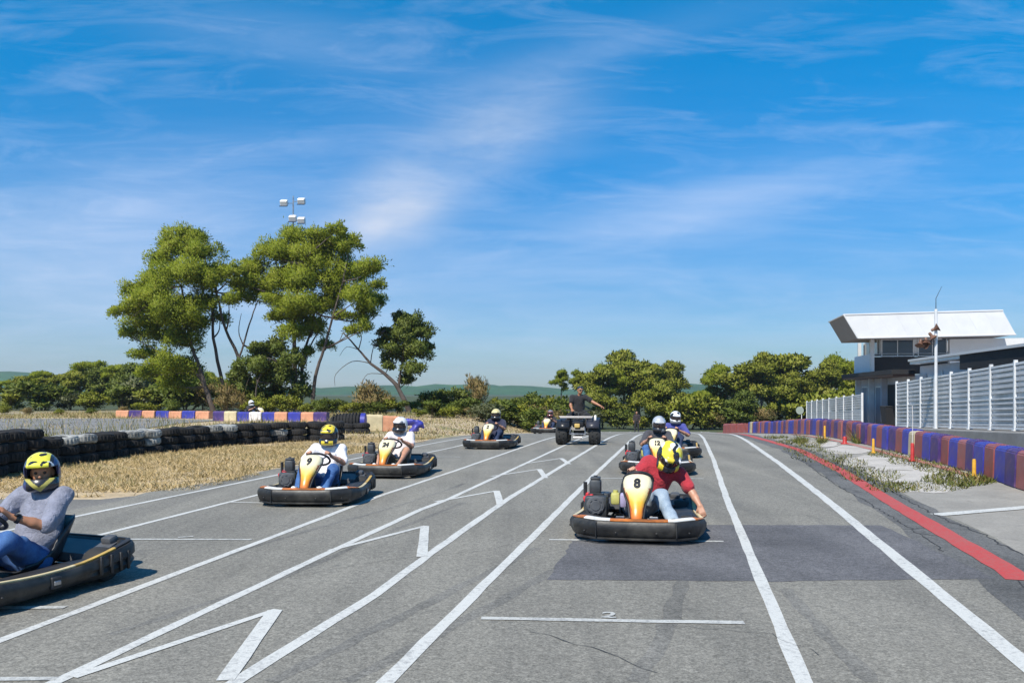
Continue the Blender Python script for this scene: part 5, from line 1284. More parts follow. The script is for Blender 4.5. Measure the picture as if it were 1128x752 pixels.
def leaves(puffs, n, L, Wd, seed, sub=20, spread=.5, up=.3, dens_in=.15, flat=1.0):
    """blade-shaped faces in clumps: puffs are (centre, radius xyz); returns mesh data"""
    r = np.random.RandomState(seed); Vs, Ns, Ts = [], [], []
    vol = np.array([np.prod(p[1])**(2/3) for p in puffs]); cnt = np.maximum(20, (n*vol/vol.sum()).astype(int))
    for (c, rad), k in zip(puffs, cnt):
        c = np.array(c); rad = np.array(rad)
        d = r.normal(size=(sub, 3)); d /= np.linalg.norm(d, axis=1)[:, None]; d[:, 2] = np.where(d[:, 2] < -.3, -d[:, 2]*.6, d[:, 2])
        sc = c+d*rad*r.uniform(.35, 1.02, (sub, 1)); sr = rad*r.uniform(.24, .50, (sub, 1)); st = r.uniform(.0, 1, sub)
        w = r.randint(0, sub, k); q = r.normal(size=(k, 3)); q /= np.linalg.norm(q, axis=1)[:, None]; rr = r.uniform(dens_in, 1, (k, 1))**.5
        P = sc[w]+q*sr[w]*rr*np.where(r.uniform(size=(k, 1)) < .12, r.uniform(1.1, 1.9, (k, 1)), r.uniform(.85, 1.15, (k, 1))); out = q*.75+(P-c)/rad*.5; out[:, 2] += .15
        out /= np.linalg.norm(out, axis=1)[:, None]
        a = out*.6+r.normal(size=(k, 3))*spread; a[:, 2] += up; a /= np.linalg.norm(a, axis=1)[:, None]
        b = np.cross(a, r.normal(size=(k, 3))); b /= np.linalg.norm(b, axis=1)[:, None]
        s = r.uniform(.6, 1.35, (k, 1)); A = a*L*s; B = b*Wd*s*.5
        quad = np.stack([P-B*.5, P+A*.5-B, P+A, P+A*.5+B], 1)
        nn = np.cross(A, B); fl = (nn*out).sum(1) < 0; quad[fl] = quad[fl][:, ::-1]
        no = out*.85+r.normal(size=(k, 3))*.30+np.array([0, 0, .2]); no /= np.linalg.norm(no, axis=1)[:, None]
        Vs.append(quad.reshape(-1, 3)); Ns.append(np.repeat(no, 4, 0)); Ts.append(np.clip(.35*st[w]+.5*r.uniform(0, 1, k)+.1*r.normal(size=k)+.07, 0, 1))
    V = np.concatenate(Vs); return V, np.arange(len(V)).reshape(-1, 4), np.concatenate(Ns), np.concatenate(Ts)
def leaf_obj_mesh(name, data, m_):
    V, Q, Nn, T = data; me = np_mesh(name, V, Q, m_)
    at_ = me.attributes.new('tint', 'FLOAT', 'FACE'); at_.data.foreach_set('value', T.astype(np.float32))
    me.normals_split_custom_set_from_vertices([tuple(x) for x in Nn]); return me
D0 = 60.0
def p3(px, py, dy=0.0):
    v = at(px, py, D0+dy); return v
def trunk_mesh(lines, mt, seed=0):
    m = MB(); r = random.Random(seed)
    for pts, r0, r1 in lines:
        P = catmull([tuple(p) for p in pts], 4, closed=False)+[tuple(pts[-1])]; n = len(P)
        P = [Vector(p)+Vector((r.uniform(-1, 1), r.uniform(-1, 1), 0))*r0*.18*(0 < i < n-1) for i, p in enumerate(P)]
        m.tube(P, [r0+(r1-r0)*(i/(n-1))**.8 for i in range(n)], 9)
    return m.mesh('trunk', mt, 60)
rp = random.Random(77)
def hero(name, label, puffs, trunks, n, L, Wd, lm, bm_, seed, rootpx, limbs=True, **kw):
    base = p3(*rootpx); base.z = 0.0
    o = thing(name, label, 'tree', base, 0, kw.pop('group', None))
    pf = []
    for q in puffs:
        px, py, rr = q[:3]; dy = q[3] if len(q) > 3 else rp.uniform(-1.6, 1.6); s = rr*1.10/F*(D0+dy)
        c = p3(px, py, dy)-base; pf.append((c, (s, s*rp.uniform(.9, 1.15), s*rp.uniform(.82, 1.0))))
    link('crown', leaf_obj_mesh('crown', leaves(pf, n, L, Wd, seed, **kw), lm), o)
    lines = []
    for pts, r0, r1 in trunks: lines.append(([p3(*p)-base for p in pts], r0, r1))
    if limbs:
        T = [Vector(p) for l in lines for p in l[0][1:]]
        for c, s in pf:
            cand = [t for t in T if t.z < c.z+.6]
            if not cand: continue
            t = min(cand, key=lambda t: (t-c).length); mid = t.lerp(c, .5)+Vector((rp.uniform(-.2, .2), rp.uniform(-.2, .2), -.15)); lines.append(([t, mid, Vector(c)], .07, .02))
    rb = random.Random(seed*7)          # bare twigs inside and below the crown
    for _ in range(46 if len(pf) > 15 else 16):
        c, s = rb.choice(pf); c = Vector(c); d = Vector((rb.gauss(0, 1), rb.gauss(0, 1), rb.gauss(-.2, .6))).normalized()
        q = c+d*s[0]*rb.uniform(.7, 1.35); lines.append(([c, c.lerp(q, .5)+Vector((rb.gauss(0, .08), rb.gauss(0, .08), rb.gauss(0, .08))), q], .028, .007))
    link('trunk', trunk_mesh(lines, bm_, seed), o)
    return o
HG = 'tall pines on the infield'
hero('pine_tree', 'tallest leftmost pine with a broad crown reaching out to the left', 
  [(205, 266, 20), (190, 278, 20), (222, 282, 20), (172, 312, 22), (200, 308, 26), (236, 306, 20), (257, 300, 12), (148, 322, 16), (132, 345, 11), (160, 343, 22), (190, 345, 28), (222, 338, 18), (252, 332, 13), (171, 372, 20), (200, 378, 20), (187, 404, 20), (206, 410, 16), (165, 392, 12), (141, 368, 9), (152, 392, 8), (262, 318, 10), (242, 352, 10), (150, 360, 15), (182, 355, 20), (205, 360, 18), (166, 412, 13), (186, 424, 13), (203, 428, 10), (224, 312, 18), (165, 335, 20), (215, 262, 12), (178, 290, 14)],
  [([(235, 452), (226, 425), (218, 400), (211, 380), (205, 350), (200, 315)], .20, .06), ([(226, 425), (214, 408), (205, 398)], .12, .05), ([(249, 452, 1), (245, 421, 1), (235, 372, 1), (234, 330, 1), (230, 290, 1)], .17, .05), ([(278, 452, .5), (262, 392, .5), (249, 364, .5), (238, 322, .5), (225, 282, .5)], .15, .05)],
  120000, .19, .062, L_PINE, M_BARK, 1, (240, 452), group=HG)
hero('pine_tree', 'big rounded pine in front of the floodlight mast, centre of the infield clump',
  [(325, 264, 16), (346, 262, 15), (302, 280, 18), (330, 288, 26), (365, 274, 18), (386, 272, 15), (286, 298, 15), (310, 313, 24), (350, 313, 26), (385, 303, 22), (409, 298, 15), (395, 330, 18), (416, 316, 8), (361, 338, 18), (331, 338, 18), (300, 333, 13), (404, 344, 10), (322, 368, 15), (345, 362, 15), (306, 352, 11), (360, 383, 9), (279, 310, 9), (370, 255, 10), (398, 352, 9), (378, 350, 9), (340, 390, 8), (330, 313, 22), (372, 325, 16), (345, 340, 18), (318, 346, 14), (330, 352, 14), (352, 285, 20), (310, 285, 16), (276, 296, 10), (266, 312, 12), (272, 330, 10), (284, 322, 12), (402, 362, 9), (414, 334, 11), (388, 366, 8)],
  [([(327, 452), (325, 410), (324, 370), (326, 330), (330, 290)], .19, .06), ([(331, 452, .8), (333, 405, .8), (340, 372, .8), (355, 345, .8)], .15, .05), ([(344, 454, -.5), (347, 415, -.5), (357, 384, -.5), (366, 350, -.5), (378, 310, -.5)], .15, .05), ([(333, 405, .8), (345, 375, .8), (362, 350, .8)], .08, .03)],
  135000, .19, .062, L_PINE, M_BARK, 2, (330, 453), group=HG)
hero('leaning_tree', 'small dark tree leaning left then bushy, rightmost of the infield clump',
  [(450, 358, 15), (464, 368, 12), (440, 374, 15), (460, 388, 15), (436, 394, 12), (456, 408, 11), (427, 404, 7), (469, 384, 8), (441, 350, 7), (431, 385, 9), (420, 378, 7), (425, 366, 7), (448, 420, 8)],
  [([(451, 453), (439, 428), (424, 412), (408, 400), (395, 385), (378, 366)], .19, .04), ([(439, 428), (441, 410), (445, 385)], .11, .04), ([(408, 400), (388, 398), (370, 412), (369, 425)], .035, .012), ([(424, 412), (405, 412), (398, 424)], .03, .012), ([(395, 385), (398, 370), (392, 355)], .045, .015), ([(408, 400), (412, 380), (420, 366)], .04, .012), ([(395, 385), (382, 382), (374, 392)], .03, .01), ([(424, 412), (430, 400), (428, 386)], .035, .012), ([(378, 366), (372, 378), (362, 380)], .03, .01)],
  30000, .17, .085, L_OAK, M_BARK, 3, (451, 453), group=HG)
hero('oak_tree', 'dark dense low oak filling the gap between the two big pines',
  [(300, 390, 17), (281, 408, 20), (312, 418, 22), (325, 398, 13), (268, 432, 17), (300, 440, 17), (260, 415, 11), (330, 432, 12), (284, 386, 10), (285, 440, 14)],
  [([(275, 453), (270, 435), (262, 405), (268, 380), (277, 350), (284, 330)], .13, .03), ([(281, 452, -1.5), (284, 420, -1.6), (298, 395, -1.7)], .07, .025), ([(268, 380), (263, 365), (266, 345)], .05, .015)],
  42000, .18, .09, L_OAK, M_BARK, 4, (278, 453))

# ---- generic trees, each copied with its own size and turn
def tree_proto(kind, seed):
    r = random.Random(seed); pf = []; tl = []
    if kind == 'pine':
        H = 8.0; lines = []
        for k in range(15):
            a = r.uniform(0, 6.28); z = r.uniform(3.4, 7.2); rr = r.uniform(.3, 2.3)*(1-.45*abs(z-5)/3); s = r.uniform(.75, 1.25); pf.append(((rr*math.cos(a), rr*math.sin(a), z), (s, s, s*.75)))
        lines.append(([Vector((0, 0, -.5)), Vector((.1, 0, 2)), Vector((-.1, .1, 4)), Vector((0, 0, 6.6))], .17, .05))
        for c, s in pf[:9]: lines.append(([Vector((0, 0, max(2, c[2]-1.4))), Vector(c)*.6+Vector((0, 0, c[2]*.35)), Vector(c)], .06, .02))
        return leaf_obj_mesh('crown', leaves(pf, 16000, .32, .11, seed), L_PINE if seed % 2 else L_LIGHT), trunk_mesh(lines, M_BARK, seed)
    if kind == 'broad':
        lines = [([Vector((0, 0, -.5)), Vector((.1, .1, 1.5)), Vector((0, 0, 4.2))], .15, .04)]
        for k in range(13):
            a = r.uniform(0, 6.28); z = r.uniform(1.3, 5.0); rr = r.uniform(.3, 1.9)*(1-.3*abs(z-2.8)/2.5); s = r.uniform(.8, 1.3); pf.append(((rr*math.cos(a), rr*math.sin(a), z), (s, s, s*.8)))
        for c, s in pf[:6]: lines.append(([Vector((0, 0, max(.8, c[2]-1))), Vector(c)], .05, .02))
        return leaf_obj_mesh('crown', leaves(pf, 14000, .28, .14, seed), L_LIGHT if seed % 2 else L_OAK), trunk_mesh(lines, M_BARK, seed)
    lm = {'shrub': L_OAK, 'light_shrub': L_LIGHT, 'sage_shrub': L_SAGE, 'tan_shrub': L_TAN}[kind]; lines = []
    for k in range(10):
        a = r.uniform(0, 6.28); z = r.uniform(.25, 1.5); rr = r.uniform(0, 1.1); s = r.uniform(.4, .75); pf.append(((rr*math.cos(a), rr*math.sin(a), z), (s, s, s*.9)))
        lines.append(([Vector((rr*.15*math.cos(a), rr*.15*math.sin(a), -.2)), Vector(pf[-1][0])], .025, .01))
    return leaf_obj_mesh('crown', leaves(pf, 3200, .22, .10 if kind != 'tan_shrub' else .045, seed, up=.3 if kind != 'tan_shrub' else .9), lm), trunk_mesh(lines, M_BARK, seed)
PROTO = {k: [tree_proto(k, s) for s in (11, 12, 13)] for k in ('pine', 'broad', 'shrub', 'light_shrub', 'sage_shrub', 'tan_shrub')}
HEI = {'pine': 8.1, 'broad': 6.0, 'shrub': 2.1, 'light_shrub': 2.1, 'sage_shrub': 2.1, 'tan_shrub': 2.1}
NAME = {'pine': 'pine_tree', 'broad': 'leafy_tree', 'shrub': 'shrub', 'light_shrub': 'shrub', 'sage_shrub': 'shrub', 'tan_shrub': 'shrub'}
rq = random.Random(99)
def plant(kind, px, top, D, wid=1.0, label='', group=None, z0=None, v=None):
    X = (px-CX)/F*D; z = land_z(X, D) if z0 is None else z0
    h = CAMZ+(HZ-top)/F*D-z; h *= rq.uniform(.9, 1.1) if kind in ('pine', 'broad') else rq.uniform(.78, 1.22); s = h/HEI[kind]; cm, tm = PROTO[kind][rq.randrange(3) if v is None else v]
    o = thing(NAME[kind], label, 'tree' if kind in ('pine', 'broad') else 'shrub', (X, D, z), rq.uniform(0, 6.28), group); o.scale = (s*wid, s*wid, s)
    link('crown', cm, o); link('trunk', tm, o); return o
KW = {'pine': 'pine', 'broad': 'leafy tree', 'shrub': 'dark green shrub', 'light_shrub': 'light green shrub', 'sage_shrub': 'grey-green shrub', 'tan_shrub': 'tan dry shrub'}
def row(items, where, group, D, from_='leftmost'):
    cnt = {}
    for it in items:
        kind, px, top, w = it[:4]; d = it[4] if len(it) > 4 else D+rq.uniform(-2, 2); cnt[kind] = cnt.get(kind, 0)+1
        vis = -15 < px < 1143
        lab = f'{ORD[cnt[kind]-1]} {KW[kind]} from the left {where}'
        plant(kind, px, top, d, w, lab, group)
row([('pine', -60, 405, 1.2), ('pine', 0, 414, 1.2), ('pine', 45, 405, 1.2), ('broad', 75, 412, 1.2), ('pine', 95, 396, 1.1), ('pine', 132, 393, 1.15), ('broad', 160, 402, 1.2), ('pine', 178, 396, 1.1), ('broad', 205, 404, 1.2), ('pine', 232, 410, 1.1), ('broad', 265, 416, 1.3), ('broad', 20, 416, 1.3), ('broad', 58, 408, 1.5), ('broad', 112, 402, 1.5), ('broad', 145, 400, 1.4), ('broad', 192, 404, 1.4), ('broad', 220, 410, 1.5), ('broad', -25, 414, 1.5), ('broad', 245, 416, 1.5), ('broad', 85, 404, 1.4)],
    'in the wood behind the tarmac', 'trees behind the infield tarmac', 98)
row([('shrub', -30, 425, 1.7), ('light_shrub', 12, 432, 1.5), ('shrub', 45, 424, 1.6), ('sage_shrub', 78, 424, 1.5), ('light_shrub', 100, 428, 1.5), ('shrub', 132, 424, 1.5), ('sage_shrub', 152, 418, 1.3), ('light_shrub', 172, 432, 1.5), ('shrub', 205, 420, 1.5), ('sage_shrub', 188, 424, 1.2), ('tan_shrub', 224, 425, 1.0), ('shrub', 250, 428, 1.3)],
    'at the wood edge left of the pines', 'shrubs along the wood edge on the left', 70)
row([('tan_shrub', 252, 426, .9), ('tan_shrub', 268, 434, .8), ('light_shrub', 296, 440, 1.2), ('light_shrub', 318, 436, 1.1), ('shrub', 352, 440, 1.4), ('light_shrub', 380, 446, 1.5), ('tan_shrub', 408, 423, 1.2), ('light_shrub', 424, 438, 1.3), ('shrub', 440, 442, 1.2), ('light_shrub', 338, 440, 1.4), ('shrub', 366, 441, 1.4), ('light_shrub', 394, 440, 1.3), ('shrub', 412, 441, 1.4), ('light_shrub', 282, 438, 1.3), ('tan_shrub', 30, 446, 1.4), ('light_shrub', 65, 448, 1.4), ('light_shrub', 5, 447, 1.4), ('shrub', 100, 447, 1.4), ('tan_shrub', 135, 447, 1.3), ('light_shrub', 160, 444, 1.3), ('shrub', 190, 442, 1.3)],
    'at the feet of the infield pines', 'low shrubs by the infield pines', 57)
row([('light_shrub', 455, 441, 1.2), ('shrub', 472, 434, 1.3), ('shrub', 492, 430, 1.3), ('light_shrub', 505, 440, 1.2), ('tan_shrub', 527, 418, .75), ('tan_shrub', 515, 432, .9), ('light_shrub', 545, 436, 1.2), ('shrub', 562, 434, 1.4), ('shrub', 585, 432, 1.4), ('light_shrub', 604, 438, 1.3), ('shrub', 620, 436, 1.2)],
    'between the leaning tree and the quad bike', 'shrubs left of the end of the straight', 66)
row([('shrub', 476, 441, 1.5), ('light_shrub', 494, 446, 1.6), ('shrub', 512, 440, 1.5), ('sage_shrub', 536, 445, 1.5), ('tan_shrub', 520, 450, 1.3), ('shrub', 556, 441, 1.6), ('light_shrub', 574, 446, 1.5), ('shrub', 592, 442, 1.5), ('tan_shrub', 604, 452, 1.3), ('light_shrub', 462, 448, 1.4), ('tan_shrub', 486, 453, 1.3)],
    'on the bank left of the quad bike', 'shrubs on the bank left of the quad bike', 50)
row([('pine', 618, 410, 1.0), ('pine', 640, 406, .95), ('broad', 655, 408, 1.0), ('pine', 688, 387, 1.15), ('broad', 706, 400, 1.2), ('pine', 722, 396, 1.15), ('pine', 738, 401, 1.0), ('broad', 750, 428, 1.3), ('broad', 768, 432, 1.3), ('pine', 790, 406, 1.1), ('broad', 808, 404, 1.3), ('pine', 838, 386, 1.15), ('broad', 850, 394, 1.3), ('pine', 872, 402, 1.1), ('broad', 888, 410, 1.2), ('pine', 910, 400, 1.1), ('pine', 932, 389, 1.0), ('broad', 948, 398, 1.2), ('pine', 968, 402, 1.1), ('pine', 672, 405, .9)],
    'in the wood ending the straight', 'trees at the end of the straight', 103)
row([('shrub', 632, 444, 1.4), ('sage_shrub', 652, 452, 1.7), ('broad', 664, 428, 1.2), ('shrub', 684, 447, 1.4), ('light_shrub', 706, 456, 1.7), ('broad', 720, 426, 1.1), ('sage_shrub', 738, 446, 1.4), ('light_shrub', 756, 438, 1.3), ('pine', 772, 424, 1.0), ('light_shrub', 778, 450, 1.7), ('shrub', 800, 442, 1.3), ('broad', 818, 424, 1.2), ('light_shrub', 832, 448, 1.5), ('sage_shrub', 850, 442, 1.4), ('broad', 868, 422, 1.1), ('light_shrub', 880, 444, 1.5), ('shrub', 896, 436, 1.5), ('light_shrub', 915, 430, 1.5), ('light_shrub', 938, 432, 1.5), ('tan_shrub', 812, 452, 1.3), ('tan_shrub', 780, 455, 1.3), ('tan_shrub', 834, 450, 1.2), ('shrub', 960, 434, 1.5)],
    'closing off the end of the straight', 'shrubs closing off the end of the straight', 84)

# ---- grass and weeds
def blades(P, L, Wd, seed, lean=.5, clump=None, flat=False):
    r = np.random.RandomState(seed); k = len(P); a = r.normal(size=(k, 3))*lean; a[:, 2] = 1; a /= np.linalg.norm(a, axis=1)[:, None]
    b = r.normal(size=(k, 3)); b[:, 2] = 0; b /= np.linalg.norm(b, axis=1)[:, None]; s = r.uniform(.45, 1.35, (k, 1))*(L if np.ndim(L) == 0 else L[:, None]); B = b*Wd*.5
    dr = r.normal(size=(k, 3))*.12; dr[:, 2] = -.08; T = P+(a+dr)*s
    V = np.stack([P-B, P+B, T+B*.2, T-B*.2], 1); n = np.tile([0, -.25, 1.0], (k*4, 1))+r.normal(size=(k*4, 3))*(.16 if flat else .35); n /= np.linalg.norm(n, axis=1)[:, None]
    return V.reshape(-1, 3), np.arange(k*4).reshape(-1, 4), n, np.clip(r.uniform(0, .86, k)+(0 if clump is None else clump), 0, 1)
rn = np.random.RandomState(4)
nl = near_left
def verge_x(y):                             # asphalt / grass boundary on the left
    pts = sorted((q[1], q[0]) for q in nl); 
    if y <= pts[0][0]: return pts[0][1]
    for (y0, x0), (y1, x1) in zip(pts, pts[1:]):
        if y0 <= y <= y1 and y1 > y0: return x0+(x1-x0)*(y-y0)/(y1-y0)
    return edge_x(y)-.25
def wall_x(y):
    for (x0, y0), (x1, y1) in zip(wall_path, wall_path[1:]):
        if y0 <= y <= y1: return x0+(x1-x0)*(y-y0)/(y1-y0)
    return -9.3 if y < 14 else -5.3-(y-27)*.0
P = []; k = 0
cells = rn.uniform(0, 1, (60, 60))
while len(P) < 85000:
    y = 12.2+(rn.uniform()**1.0)*17; x = rn.uniform(-12.5, -2.5); k += 1
    lim = edge_x(y)-.15 if y > 16 else max(-99, (verge_x(y)))
    front = 12.35+.25*math.sin(x*3)+.2*math.sin(x*7.3)
    if x > lim+.1*math.sin(y*9) or x < wall_x(y)-.1 or y < front: continue
    c = cells[int((x+13)*4) % 60, int(y*3) % 60]
    if rn.uniform() > .2+.8*c: continue
    P.append((x, y, land_z(x, y)-.01))
P = np.array(P); cl = np.where(np.sin(P[:, 0]*1.7+P[:, 1]*.9)+np.sin(P[:, 1]*2.3) > 1.3, .35, 0)*rn.uniform(0, 1, len(P))
tall = .10+.12*(np.sin(P[:, 0]*2.1+1)*np.sin(P[:, 1]*1.6)*.5+.5)
tag(link('dry_grass', leaf_obj_mesh('dry_grass', blades(P, tall*.62, .013, 3, 1.8, cl, flat=True), L_DRY)), 'dry straw-coloured grass on the verge before the tyre wall', 'grass', kind='stuff')
# rough grass behind the tyre wall and on the bank beside the track
P = []
while len(P) < 42000:
    y = rn.uniform(16, 60); x = rn.uniform(-32, 3)
    if y < 27 and x > wall_x(y)-1.0: continue
    if y >= 27 and x > edge_x(y)-.3: continue
    if x < -13.2 and 29 < y < 47.5 and rn.uniform() > .16: continue
    if rn.uniform() > .25+.75*(.5+.5*math.sin(x*.9+2)*math.sin(y*.7)): continue
    P.append((x, y, land_z(x, y)-.01))
P = np.array(P); cl = np.where(np.sin(P[:, 0]*.5)+np.sin(P[:, 1]*.6+1) > .6, .4, 0)*rn.uniform(0, 1, len(P))
tag(link('rough_grass', leaf_obj_mesh('rough_grass', blades(P, rn.uniform(.08, .32, len(P))*np.where(P[:, 0] > -6, .7, 1), .035, 5, .7, cl), L_ROUGH)), 'rough yellowing grass on the infield beyond the tyre wall', 'grass', kind='stuff')
# weeds breaking through the apron
P = []; Ls = []
for px, py, w, h, n, tall in ((905, 503, 34, 7, 600, .09), (885, 495, 22, 5, 450, .08), (930, 512, 26, 8, 550, .09), (960, 524, 34, 8, 650, .09), (985, 537, 30, 6, 700, .07), (1010, 508, 34, 6, 650, .11), (1035, 515, 30, 6, 550, .10), (1060, 528, 42, 8, 1400, .12), (1020, 536, 50, 6, 900, .06), (1085, 527, 18, 5, 600, .10), (975, 500, 20, 4, 400, .10), (882, 486, 8, 3, 300, .22), (905, 487, 5, 2, 250, .24), (945, 487, 4, 2, 250, .5), (893, 490, 14, 3, 400, .10), (870, 487, 16, 3, 400, .10), (855, 481, 14, 2, 300, .12)):
    for _ in range(n):
        a = rn.uniform(0, 6.28); rr = math.sqrt(rn.uniform())
        X, Y = ground_at(px+w*rr*math.cos(a), py+h*rr*math.sin(a)); P.append((X, Y, zfun(Y)-.005)); Ls.append(tall*rn.uniform(.5, 1.3))
tag(link('weeds', leaf_obj_mesh('weeds', blades(np.array(P), np.array(Ls), .020, 8, .9), L_WEED)), 'green and brown weeds growing through the concrete by the barrier', 'weeds', kind='stuff')
# tall dry stalks and green tufts along the top of the tyre wall
P = []; Ls = []
for _ in range(2600):
    y = rn.uniform(17, 26.5); x = wall_x(y)-rn.uniform(.4, 1.6); P.append((x, y, .0)); Ls.append(rn.uniform(.4, .95)*(1 if math.sin(y*3) > -.2 else .55))
tag(link('tall_weeds', leaf_obj_mesh('tall_weeds', blades(np.array(P), np.array(Ls), .022, 9, .25), L_WEED)), 'tall weeds sprouting behind the tyre wall', 'weeds', kind='stuff')
# ------------------------------------------------------------------ sky, sun, air, camera
SUN_EL, SUN_AZ = 50.0, -152.0        # azimuth clockwise from the view axis: behind and to the left
w = bpy.data.worlds.new('World'); SC.world = w; w.use_nodes = True
def build_world():
    nt = w.node_tree; bg = nt.nodes['Background']
    sky = nt.nodes.new('ShaderNodeTexSky'); sky.sky_type = 'NISHITA'; sky.sun_disc = False; sky.sun_elevation = R(SUN_EL); sky.sun_rotation = R(SUN_AZ)
    sky.altitude = 200; sky.air_density = 1.0; sky.dust_density = 0.15; sky.ozone_density = 2.2
    hs = nt.nodes.new('ShaderNodeHueSaturation'); hs.inputs['Saturation'].default_value = 1.62; hs.inputs['Value'].default_value = 0.90; hs.inputs['Hue'].default_value = 0.490; nt.links.new(sky.outputs[0], hs.inputs['Color'])
    d = nt.nodes.new('ShaderNodeTexCoord').outputs['Generated']; sx = nt.nodes.new('ShaderNodeSeparateXYZ'); nt.links.new(d, sx.inputs[0])
    y = math_n(nt, 'MAXIMUM', math_n(nt, 'ABSOLUTE', sx.outputs[1]), 0.05)
    u = math_n(nt, 'DIVIDE', sx.outputs[0], y); v = math_n(nt, 'DIVIDE', sx.outputs[2], y)
    cb = nt.nodes.new('ShaderNodeCombineXYZ'); nt.links.new(u, cb.inputs[0]); nt.links.new(v, cb.inputs[1]); uv = cb.outputs[0]
    def mapped(loc, rot, sc):
        m = nt.nodes.new('ShaderNodeMapping'); m.vector_type = 'POINT'; m.inputs['Location'].default_value = loc; m.inputs['Rotation'].default_value = (0, 0, R(rot)); m.inputs['Scale'].default_value = sc
        nt.links.new(uv, m.inputs[0]); return m.outputs[0]
    def blob(cu, cv, rot, ru, rv):       # soft elliptical patch in direction space
        s = nt.nodes.new('ShaderNodeVectorMath'); s.operation = 'SUBTRACT'; nt.links.new(uv, s.inputs[0]); s.inputs[1].default_value = (cu, cv, 0)
        m = nt.nodes.new('ShaderNodeMapping'); m.inputs['Rotation'].default_value = (0, 0, R(-rot)); nt.links.new(s.outputs[0], m.inputs[0])
        k = nt.nodes.new('ShaderNodeVectorMath'); k.operation = 'MULTIPLY'; k.inputs[1].default_value = (1/ru, 1/rv, 0); nt.links.new(m.outputs[0], k.inputs[0])
        l = nt.nodes.new('ShaderNodeVectorMath'); l.operation = 'LENGTH'; nt.links.new(k.outputs[0], l.inputs[0])
        e = math_n(nt, 'MULTIPLY', math_n(nt, 'POWER', l.outputs['Value'], 2.0), -1.0); return math_n(nt, 'EXPONENT', e)
    P = lambda px, py: ((px-CX)/F, (HZ-py)/F)
    wisp = noise(nt, mapped((3, 1, 0), 14, (4.5, 26, 1)), 1.0, 8, 0.62, 0.6)
    wisp2 = noise(nt, mapped((1, 7, 0), 26, (3.2, 16, 1)), 1.3, 9, 0.65, 1.0)
    soft = noise(nt, mapped((5, 2, 0), 10, (3, 4.5, 1)), 1.6, 5, 0.55, 0.5)
    streak = noise(nt, mapped((0, 0, 0), 4, (3.5, 34, 1)), 1.0, 5, 0.6, 0.3)
    fine = noise(nt, mapped((2, 9, 0), 38, (6, 26, 1)), 1.0, 6, 0.65, 0.4)
    w1 = math_n(nt, 'MULTIPLY', ramp(nt, wisp, [(0.50, g(0)), (0.80, g(1))]), 0.6)
    w2 = math_n(nt, 'MULTIPLY', ramp(nt, wisp2, [(0.52, g(0)), (0.82, g(1))]), 0.55)
    big = [blob(*P(440, 222), 30, .085, .045), blob(*P(520, 160), 30, .11, .05), blob(*P(600, 130), 15, .07, .05), blob(*P(415, 245), 20, .05, .03)]
    sm = big[0]
    for b, k in zip(big[1:], (.70, .22, .95)): sm = math_n(nt, 'MAXIMUM', sm, math_n(nt, 'MULTIPLY', b, k))
    cl = math_n(nt, 'MULTIPLY', sm, math_n(nt, 'ADD', ramp(nt, soft, [(0.25, g(0.35)), (0.7, g(1))]), math_n(nt, 'MULTIPLY', math_n(nt, 'SUBTRACT', fine, .5), 1.0)))
    cl = math_n(nt, 'MULTIPLY', cl, 0.95)
    st1 = math_n(nt, 'MULTIPLY', blob(*P(640, 62), 16, .24, .022), math_n(nt, 'ADD', fine, 0.1))
    st2 = math_n(nt, 'MULTIPLY', blob(*P(330, 45), -8, .16, .03), fine)
    st3 = math_n(nt, 'MULTIPLY', blob(*P(120, 240), 10, .22, .07), wisp2)
    st4 = math_n(nt, 'MULTIPLY', blob(*P(760, 235), 14, .2, .035), math_n(nt, 'ADD', streak, .1))
    st5 = math_n(nt, 'MULTIPLY', blob(*P(200, 320), 0, .35, .06), math_n(nt, 'ADD', wisp, .0))
    hz = ramp(nt, v, [(0.0, g(1)), (0.16, g(0.45)), (0.38, g(0))])
    h2 = math_n(nt, 'MULTIPLY', math_n(nt, 'MULTIPLY', hz, ramp(nt, streak, [(0.3, g(0.2)), (0.7, g(1))])), 0.40)
    cl = math_n(nt, 'MULTIPLY', cl, ramp(nt, sx.outputs[2], [(0.0, g(0)), (0.01, g(1))])); tot = math_n(nt, 'MULTIPLY', w1, .30)
    for t, k in ((w2, .36), (st1, .12), (st2, .30), (st3, .6), (st4, .5), (st5, .5), (h2, .75)):
        t = math_n(nt, 'MULTIPLY', t, k); a = math_n(nt, 'SUBTRACT', 1.0, tot); tot = math_n(nt, 'ADD', tot, math_n(nt, 'MULTIPLY', a, t))
    tot = math_n(nt, 'MINIMUM', tot, 0.85)
    upm = ramp(nt, sx.outputs[2], [(0.0, g(0)), (0.01, g(1))]); tot = math_n(nt, 'MULTIPLY', tot, upm)
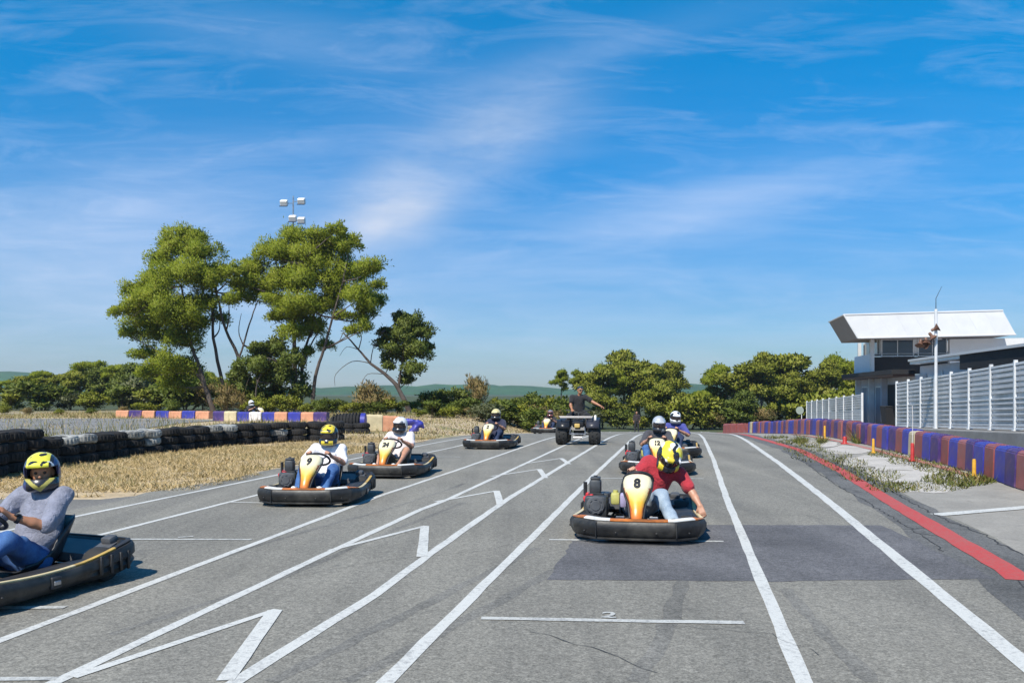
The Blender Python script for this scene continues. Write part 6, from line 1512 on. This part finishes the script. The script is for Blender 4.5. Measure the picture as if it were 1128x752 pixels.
    base = mixcol(nt, 1.0, hs.outputs[0], ramp(nt, v, [(0.0, (0.28, 0.385, 0.56)), (0.10, (0.36, 0.465, 0.64)), (0.25, (0.60, 0.70, 0.84)), (0.45, (0.86, 0.95, 1.0))]), 'MULTIPLY')
    bc = mixcol(nt, cl, base, (3.7, 4.1, 4.9)); col = mixcol(nt, tot, bc, (4.3, 4.8, 6.0))
    nt.links.new(col, bg.inputs['Color']); bg.inputs['Strength'].default_value = 0.122
build_world()
sd = bpy.data.lights.new('sun', 'SUN'); sd.energy = 4.2; sd.angle = R(0.5); sd.color = (1.0, 0.94, 0.83)
so = bpy.data.objects.new('sun', sd); COL.objects.link(so); so.location = (-30, -20, 50)
az = R(SUN_AZ); sv = Vector((math.sin(az)*math.cos(R(SUN_EL)), math.cos(az)*math.cos(R(SUN_EL)), math.sin(R(SUN_EL))))
so.rotation_euler = sv.to_track_quat('Z', 'Y').to_euler()
HAZE = True
if HAZE:
    m = bpy.data.materials.new('haze'); m.use_nodes = True; nt = m.node_tree
    nt.nodes.remove(nt.nodes['Principled BSDF']); pv = nt.nodes.new('ShaderNodeVolumePrincipled'); pv.inputs['Color'].default_value = (0.80, 0.90, 1.0, 1); pv.inputs['Density'].default_value = 0.00022; pv.inputs['Anisotropy'].default_value = 0.2
    nt.links.new(pv.outputs[0], nt.nodes['Material Output'].inputs['Volume'])
    b = MB(); b.box((0, 1100, 30), (5300, 3000, 76)); b.hexa if 0 else None
    o = b.build('haze', m); tag(o, kind='stuff')
cd = bpy.data.cameras.new('camera'); co_ = bpy.data.objects.new('camera', cd); COL.objects.link(co_); SC.camera = co_
co_.location = (0, 0, CAMZ); co_.rotation_euler = (R(90), 0, 0); cd.sensor_width = 36; cd.sensor_fit = 'HORIZONTAL'; cd.lens = F/1128*36; cd.shift_y = (HZ-376)/1128; cd.clip_start = 0.05; cd.clip_end = 8000
vs = SC.view_settings; vs.view_transform = 'Standard'; vs.look = 'None'; vs.gamma = 1; vs.exposure = 0.58; vs.use_curve_mapping = False
SC.render.engine = 'CYCLES'; SC.cycles.use_denoising = True; SC.cycles.max_bounces = 6; SC.cycles.transparent_max_bounces = 8; SC.cycles.volume_bounces = 0
